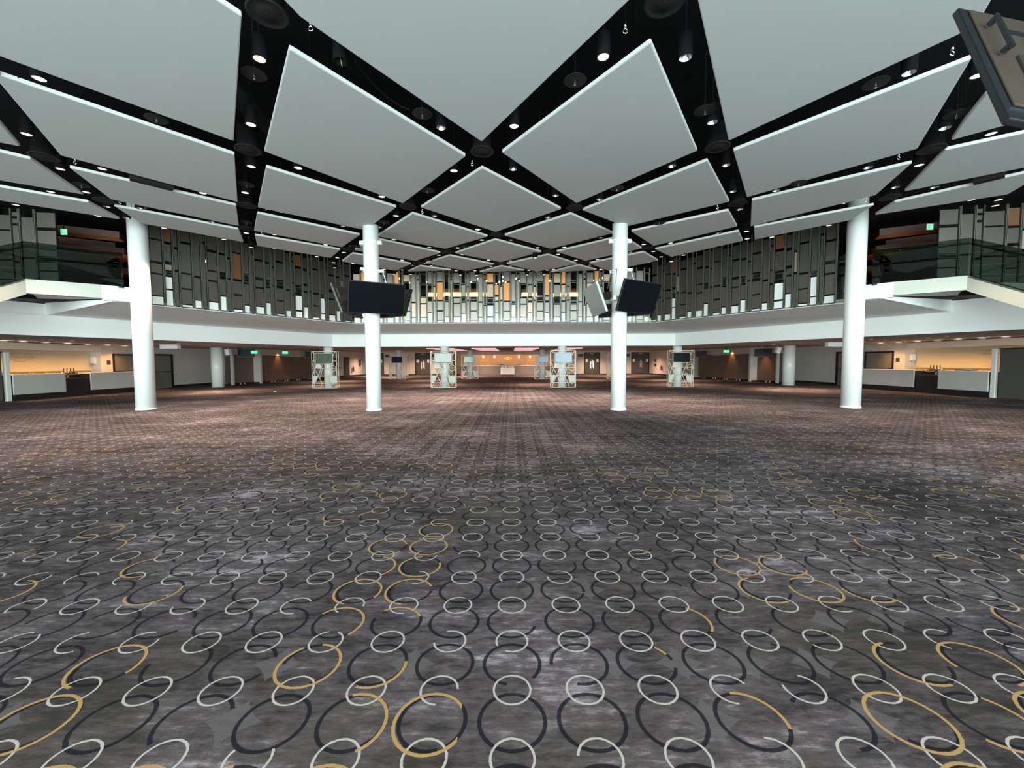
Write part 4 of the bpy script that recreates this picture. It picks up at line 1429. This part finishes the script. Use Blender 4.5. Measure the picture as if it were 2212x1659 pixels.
# far bar
t = thing('bar_counter', 'long taupe bar counter under the pendant lamps at the far end', 'bar counter', (AX, 49.1, 0))
MB().box(-5.6, 5.6, 0, .1, .08, 1.12).build('front_panel', M_BARF, t)
MB().box(-5.65, 5.65, -.05, .7, 1.12, 1.18).build('worktop', mat('peach_top', (.8, .58, .44), .4), t)
MB().box(-5.55, 5.55, .08, .65, 0, .12).build('plinth', M_STEEL, t)
fr = thing('glass_door_fridge', 'white chest fridge set in the middle of the far bar', 'fridge', (AX - .0, 48.95, 0))
MB().box(-.82, .82, 0, .14, .10, .88).build('door', M_FRIDGE, fr)
MB().box(-.82, .82, .02, .14, .88, 1.1).build('window_strip', M_STEEL, fr)
for k, x in enumerate((-.6, -.2, .25, .55)):
    MB().box(x - .09, x + .1, 0, .03, .92, 1.08).build('lit_bottle_row', M_PAPER, fr)
MB().box(-.82, .82, .0, .14, 0, .10).build('plinth', M_BASEB, fr)
lo_ = thing('till', 'low black till lying on the far bar counter', 'till', (AX - .85, 49.4, 1.18))
MB().box(-.42, .42, -.12, .12, 0, .05).build('base', M_TVB, lo_)
MB().box(-.05, .38, -.1, .1, .05, .14).build('screen', M_TVB, lo_)
MB().box(AX + 1.3 - .35, AX + 1.3 + .35, 49.3, 49.5, 1.18, 1.22).build('bar_mat', M_BLKU)
tag(bpy.data.objects['bar_mat'], 'flat dark bar mat on the right half of the far bar', 'mat')
lg = thing('bar_sign', 'golden lozenge sign with a wide banner on the peach wall', 'sign', (AX, FY + 3.17, 2.02))
MB().prism([(-.34, 0), (-.2, .16), (0, .26), (.2, .16), (.34, 0), (.2, -.16), (0, -.26), (-.2, -.16)], 0, .02).build('lozenge', M_GOLD, lg)
lg.children[0].rotation_euler = (math.pi / 2, 0, 0)
MB().box(-.5, .5, -.05, -.02, -.075, .075).build('banner', M_GOLD, lg)
mm = MB()
for k in range(9):
    h_ = .03 + .015 * (k % 3)
    mm.box(-.36 + k * .085, -.30 + k * .085, -.056, -.05, -h_, h_)
mm.build('lettering', mat('sign_brown', (.30, .16, .05), .5), lg)
p0_ = None
for k, (x, lab) in enumerate(((1044, 'leftmost'), (1068, 'second from left'), (1121, 'second from right'), (1145, 'rightmost'))):
    p = aty(x, 771, 51.6)
    if p0_ is None:
        p0_ = thing('pendant_lamp', 'x', 'pendant lamp')
        MB().lathe((0, 0, 0), [(.001, -.17), (.05, -.13), (.12, .0), (.11, .09), (.04, .16), (.001, .17)], 16).build('lamp_shade', M_WARM, p0_, smooth=True)
        MB().bar((0, 0, .16), (0, 0, .6), .015, .015).build('cord', M_CAN, p0_)
        o = p0_
    else:
        o = copy_tree(p0_)
    o.location = p
    tag(o, 'glowing %s of the four pendant lamps above the far bar' % lab, 'pendant lamp', 'pendant lamps over the far bar')
for s in (-1, 1):
    ls = thing('lattice_screen', 'gold triangle lattice panel at the %s end of the far bar wall' % SIDE[s], 'screen', (sx(s, 2.95), FY + 3.12, 1.15))
    m_ = MB()
    for (a, b_) in (((-.5, 0), (.5, 0)), ((-.5, 1.15), (.5, 1.15)), ((-.5, 0), (-.5, 1.15)), ((.5, 0), (.5, 1.15)), ((-.5, 0), (.1, 1.15)), ((.5, 0), (-.1, 1.15)), ((-.5, .55), (.5, .55)), ((-.5, 1.15), (.0, .2)), ((.5, 1.15), (0, .2))):
        m_.bar((a[0], 0, a[1]), (b_[0], 0, b_[1]), .02, .035, (0, 1, 0))
    m_.build('lattice', M_GOLD, ls)

# wall things near the far end
for s in (-1, 1):
    Yq = 47.2
    v = 18.1 - .8 * (Yq - 40.6) / 10
    fe = thing('fire_extinguisher', 'dark red fire extinguisher on the far %s side wall' % SIDE[s], 'fire extinguisher', (sx(s, v - .14), Yq, .55), group='fire extinguishers')
    MB().lathe((0, 0, 0), [(.001, 0), (.085, .01), (.09, .05), (.09, .42), (.05, .50), (.02, .52)], 16).build('cylinder', M_RED, fe, smooth=True)
    MB().bar((0, 0, .52), (0, 0, .62), .03, .05).build('valve', M_FRAME, fe)
    MB().bar((-s * .03, -.02, .6), (-s * .1, -.06, .25), .02, .02).build('hose', M_FRAME, fe)
    for k, z in enumerate((1.55, 1.05) if s > 0 else (1.6, 1.25)):
        q = MB()
        vbox(q, s, 17.3 if s > 0 else 17.25, 17.34 if s > 0 else 17.29, 48.8, 49.2, z, z + .28)
        tag(q.build('wall_plate', M_PLATE), '%s brown plate on the far %s side wall' % (('upper', 'lower')[k], SIDE[s]), 'sign')
sw = thing('serving_hatch', 'brown shuttered hatch with black ledge beyond the leftmost lattice kiosk', 'serving hatch', (sx(-1, 17.92), 42.6, 0), rz=-math.atan(.08))
MB().box(-.0, .06, 0, 1.5, 1.05, 2.05).build('shutter', M_DOOR, sw)
MB().box(-.0, .25, -.1, 1.8, .95, 1.03).build('ledge', M_FRAME, sw)
d = bpy.data.objects.new('door_7', None)
COL.objects.link(d)
d.location = (sx(-1, 17.7), 45.2, 0)
struct(d, 'single brown door in the far left side wall', 'door')
MB().box(-.0, .08, 0, 1.5, 0, 2.15).build('door_leaf', M_DOOR, d)
MB().box(.08, .1, .1, .2, .95, 1.05).build('door_handle', M_STEEL, d)

# pink lit slats in the low ceiling
for (v0, v1, lab) in ((-2.45, -.7, 'inner left'), (.7, 2.45, 'inner right'), (-5.7, -3.75, 'outer left'), (4.3, 5.6, 'outer right')):
    t = thing('ceiling_light_slats', 'pink lit slatted light in the low ceiling, %s of four' % lab, 'ceiling light', (AX + (v0 + v1) / 2, 35, zl(35) - .03), group='pink slatted ceiling lights')
    for Yc in (30.8, 33.6, 36.6, 39.8):
        zz = zl(Yc + .6) - zl(35)
        MB().box(-(v1 - v0) / 2, (v1 - v0) / 2, Yc - 35.6, Yc - 34.3, zz - .03, zz + .02).build('slat', M_PINK, t)

# small recessed lights of the low ceiling
def onlow(x, y, dz=.0):
    z = 2.45
    for _ in range(8):
        p = onz(x, y, z)
        z = zlow(p) - dz
    return onz(x, y, z)


sl0 = None


def small_light(p, lab, grp, m, r=.06):
    o = thing('recessed_light', lab, 'recessed light', p, group=grp)
    MB().lathe((0, 0, 0), [(r + .015, .002), (r + .015, -.012), (r, -.012), (r - .005, .0)], 16).build('rim', M_TRIM, o, smooth=True)
    MB().cyl((0, 0, -.004), (0, 0, .0), r - .004, n=16).build('lens', m, o)
    return o


protoS = None
cnt_ = {}
SLT = [(528.7, 751.5), (577, 747.5), (646.7, 751.5), (748, 749.5), (747, 755), (832, 750), (843, 750.5), (876, 750), (1268, 751), (1301, 749.5), (1376, 751), (1388.5, 753.5), (1414.8, 749.5),
       (1431, 751.8), (1528, 746), (1588, 748.6), (1596.7, 745), (1648, 748), (1671, 743.5), (1442.7, 755.6), (1530, 751), (385, 741.5), (409, 744), (2004.6, 729.9), (1881.6, 733), (2044.6, 726), (2135.5, 727),
       (110.8, 733.5), (78, 738), (26, 735.5), (156, 736), (1185, 748.6), (1216, 750), (1340 + 60, 756)]
srt = sorted(SLT)
for i, (x, y) in enumerate(srt):
    p = onlow(x, y)
    if protoS is None:
        protoS = small_light(p, 'x', 'x', mat('dim_lens', (.9, .88, .85), .4, emit=(1, .9, .8), estr=1.6), .055)
        o = protoS
    else:
        o = copy_tree(protoS)
    o.location = p - Vector((0, 0, .003))
    if p.x < -14:
        w_ = 'over the floor before the left bar'
        g_ = 'dim ceiling lights by the left bar'
    elif p.x < -8:
        w_ = 'near the left folding partition'
        g_ = 'dim ceiling lights by the left partition'
    elif p.x < 6.5:
        w_ = 'in the middle of the low ceiling'
        g_ = 'dim ceiling lights in the middle'
    elif p.x < 14.5:
        w_ = 'near the right folding partition'
        g_ = 'dim ceiling lights by the right partition'
    else:
        w_ = 'over the floor before the right bar'
        g_ = 'dim ceiling lights by the right bar'
    cnt_[g_] = cnt_.get(g_, -1) + 1
    tag(o, 'tiny dim white ceiling light %s, %s from the left' % (w_, ORD[cnt_[g_]]), 'recessed light', g_)
pw = None
for s, rows in ((-1, [8, 51, 100, 147, 189.5, 232.5, 269]), (1, [2172, 2119.6, 2069.8, 2024.7, 1981.8, 1940.7, 1902.7])):
    for i, x in enumerate(rows):
        d_ = ray(x, 745)
        X_ = sx(s, 20.5)
        Y_ = X_ / d_.x * d_.y
        if pw is None:
            pw = small_light((0, 0, 0), 'x', 'x', mat('bar_lamp', (1, .9, .8), .4, emit=(1.0, .86, .66), estr=9.0), .11)
            o = pw
        else:
            o = copy_tree(pw)
        o.location = (X_, Y_, 2.447)
        ordn = ['nearest the view edge', 'second from the view edge', 'third from the view edge', 'middle', 'third from the white column', 'second from the white column', 'nearest the white column'][i]
        tag(o, 'bright warm ceiling light above the %s bar, %s' % (SIDE[s], ordn), 'recessed light', 'bright lights above the side bars')
        if i % 2 == 0 or True:
            spot('bar_light', (X_, Y_, 2.42), (X_ + s * .35, Y_, 0), 150, WARM, 130, 1.0)
# warm spots of the low ceiling and far bar; far-wall ones added as fill
for (x, y, p_) in [(-12, 27.5, 60), (-5, 28, 60), (2, 28, 60), (11, 27.5, 60), (-14, 34, 60), (-7, 35, 60), (6, 35, 60), (13, 34, 60), (-12, 43, 110), (-5, 44, 110), (4, 44, 110), (11, 43, 110), (-15.5, 22, 70), (15, 22, 70), (-16, 48, 60), (15, 48, 60), (-10.5, 48.6, 60), (9.7, 48.6, 60), (-3, 47.2, 60), (2.2, 47.2, 60)]:
    spot('low_ceiling_light', (x, y, zl(y) - .05), (x, y + .01, 0), p_ * 17, (1.0, .66, .43), 150, 1.0, .12)
for v in (-4, -1.3, 1.3, 4):
    spot('far_bar_light', (AX + v, FY + 1.2, 2.7), (AX + v, FY + 3.0, 1.2), 120, (1.0, .55, .25), 140, 1.0)
for (x, y) in ((606, 768), (1576, 766), (1640, 768)):
    p = aty(x, y, 33)
    s = -1 if x < 1100 else 1
    v = 18.9 - .72 * (p.y - 29) / 10.4
    d_ = ray(x, y)
    k = (sx(s, v - .35) / d_.x)
    pp = EYE + d_ * k
    spot('scallop_light', (pp.x, pp.y, zl(pp.y) - .05), (pp.x + s * .3, pp.y, 0), 110, (1.0, .42, .16), 75, .9, .03)

# ------------------------------------------------------------------ lattice kiosks round the rear columns
def lattice(mb, fr, W_=1.5, H_=2.2, skip_tv=False, th=.022, dp=.022):
    """fr(u, v) -> Vector in kiosk space"""
    def L(a, b_, t=th):
        p, q = fr(*a), fr(*b_)
        nrm = fr.n
        mb.bar(p, q, dp, t, up=(q - p).cross(nrm) if (q - p).cross(nrm).length > 1e-6 else (0, 0, 1))
    e = .5 * th / W_
    L((e, 0), (e, 1), th * 1.3)
    L((1 - e, 0), (1 - e, 1), th * 1.3)
    L((0, .008), (1, .008), th * 1.3)
    L((0, .992), (1, .992), th * 1.3)
    seg = [((0, .539), (1, .539)), ((0, .333), (1, .333)), ((0, .132), (1, .132)), ((.026, .665), (.252, .341)), ((.252, .341), (.40, .13)), ((.04, .36), (.2, .665)),
           ((.05, .01), (.252, .341)), ((.252, .341), (.45, .665)), ((.34, .665), (.42, .539)), ((.42, .539), (.36, .333)), ((.74, .665), (.54, .335)), ((.54, .335), (.757, .01)), ((.33, .01), (.40, .13)), ((.54, .665), (.54, .539))]
    if skip_tv:
        seg += [((0, .737), (1, .737)), ((.0, .99), (.3, .665)), ((1, .99), (.7, .665)), ((.3, .665), (.5, .99)), ((.7, .665), (.5, .99)), ((0, .665), (1, .665))]
    else:
        seg += [((0, .737), (.157, .737)), ((.843, .737), (1, .737)), ((0, .99), (.157, .93)), ((.95, .99), (.843, .86)), ((.157, .66), (.157, .945)), ((.843, .66), (.843, .945)), ((.157, .665), (.843, .665)), ((.157, .945), (.843, .945))]
    for a, b_ in seg:
        L(a, b_)
    ux = (fr(1, 0) - fr(0, 0)).normalized()
    for (u, v, r) in ((.843, .539, .18), (.70, .343, .075), (.85, .135, .07)):
        mb.torus(fr(u, v), ux, (0, 0, 1), r, .016, 20, 6)


class Face:
    def __init__(s, o, ux, H_, n):
        s.o, s.ux, s.H, s.n = Vector(o), Vector(ux), H_, Vector(n)

    def __call__(s, u, v):
        return s.o + s.ux * u + Vector((0, 0, s.H * v))


def kiosk_proto():
    root = thing('lattice_kiosk', 'x', 'kiosk')
    W_, H_ = 1.5, 2.2
    h = W_ / 2
    DP = .30
    faces = [('front_lattice', Face((-h, 0, 0), (W_, 0, 0), H_, (0, -1, 0)), False)]
    for nm, f, sk in faces:
        mb = MB()
        lattice(mb, f, W_, H_, sk)
        mb.build(nm, M_BRASS, root)
    for q in (-1, 1):
        mb = MB()
        mb.bar((q * (h - .015), DP, 0), (q * (h - .015), DP, H_), .03, .03)
        for z in (.02, .29, .73, 1.19, 1.62, H_ - .02):
            mb.bar((q * (h - .015), 0, z), (q * (h - .015), DP, z), .025, .025)
        for za, zb_ in ((.02, .29), (.73, .29), (.73, 1.19), (1.62, 1.19)):
            mb.bar((q * (h - .015), 0, za), (q * (h - .015), DP, zb_), .02, .02)
        for z in (1.62, .29):
            mb.bar((q * (h - .015), DP, z), (q * .25, DP + .12, z), .025, .025)
        mb.build('side_lattice', M_BRASS, root)
    F0 = faces[0][1]
    for poly in ([(.03, .34), (.24, .34), (.1, .14), (.03, .14)], [(.17, .655), (.32, .655), (.41, .545), (.13, .545)], [(.74, .15), (.97, .15), (.97, .32), (.68, .32)]):
        pts = [F0(*q) + Vector((0, .008, 0)) for q in poly]
        n = len(pts)
        pl = MB()
        pl.add(pts + [q + Vector((0, .008, 0)) for q in pts], [tuple(range(n)), tuple(reversed(range(n, 2 * n)))] + [(i, (i + 1) % n, n + (i + 1) % n, n + i) for i in range(n)])
        pl.build('infill_panel', M_TRIM, root)
    return root


KP = None
SCR = {'g': M_SCRG, 'p': M_SCRL, 'b': M_SCRB, 'k': M_SCREEN}
KIO = [(-11.13, 24.85, 'front row, leftmost', 'g', 'dark green picture'), (-4.03, 24.8, 'front row, second from left', 'p', 'pale blank picture'), (3.09, 24.7, 'front row, second from right', 'b', 'pale blue picture'), (10.15, 24.85, 'front row, rightmost', 'k', 'black picture'),
       (-10.35, 37.9, 'back row, behind the left-centre white column', 'k', 'dark picture'), (-3.75, 37.85, 'back row, left of the far bar', 'g', 'dark glossy picture'), (2.85, 37.5, 'back row, right of the far bar', 'b', 'blue picture'), (9.35, 37.2, 'back row, behind the right-centre white column', 'b', 'grey picture')]
for (x, y, lab, sc_, pic) in KIO:
    if KP is None:
        KP = kiosk_proto()
        o = KP
    else:
        o = copy_tree(KP)
    o.location = (x, y, 0)
    tag(o, 'cream lattice kiosk round a column, ' + lab, 'kiosk', 'lattice kiosks round the rear columns')
    c = thing('round_column', 'white column rising through the kiosk, ' + lab, 'column', (x + (0 if abs(x) > 0 else 0), y + .62, 0), group='white columns inside the kiosks')
    MB().cyl((0, 0, 0), (0, 0, zl(y + .7) + .02), .27, n=32).build('shaft', M_COL, c, smooth=True)
    for z in (.45, .95, 1.35, 2.26, 2.4):
        if z < zl(y) - .02:
            MB().torus((0, 0, z), (1, 0, 0), (0, 1, 0), .272, .012, 28, 6).build('collar', M_COL, c, smooth=True)
    t = thing('display_screen', 'flat display with %s on the kiosk, %s' % (pic, lab), 'display', (x, y - .02, 0), group='displays on the lattice kiosks')
    MB().box(-.49, .49, -.03, .04, 1.50, 2.06).build('casing', M_TVB, t, bevel=.006)
    MB().box(-.475, .475, -.034, -.03, 1.515, 2.045).build('screen', SCR[sc_], t)
    MB().box(-.1, .1, .04, .36, 1.7, 1.85).build('mount', M_TVB, t)

# tray on the right bar
tr = thing('serving_tray', 'black tray with a white card on the right bar counter', 'tray', (sx(1, 20.2), 18.1, 1.08))
MB().box(-.18, .18, -.3, .3, 0, .05).build('tray', M_TVB, tr)
MB().box(-.08, .08, -.12, .12, .05, .06).build('card', M_PAPER, tr)
# tiny scrap on the carpet
p = onz(594, 846, .0)
q = MB().obox((0, 0, .012), (1, .3, 0), (-.3, 1, 0), (0, 0, 1), .05, .03, .012).build('paper_scrap', M_PAPER)
q.location = (p.x, p.y, 0)
tag(q, 'tiny white scrap lying on the carpet before the left partition', 'paper scrap')
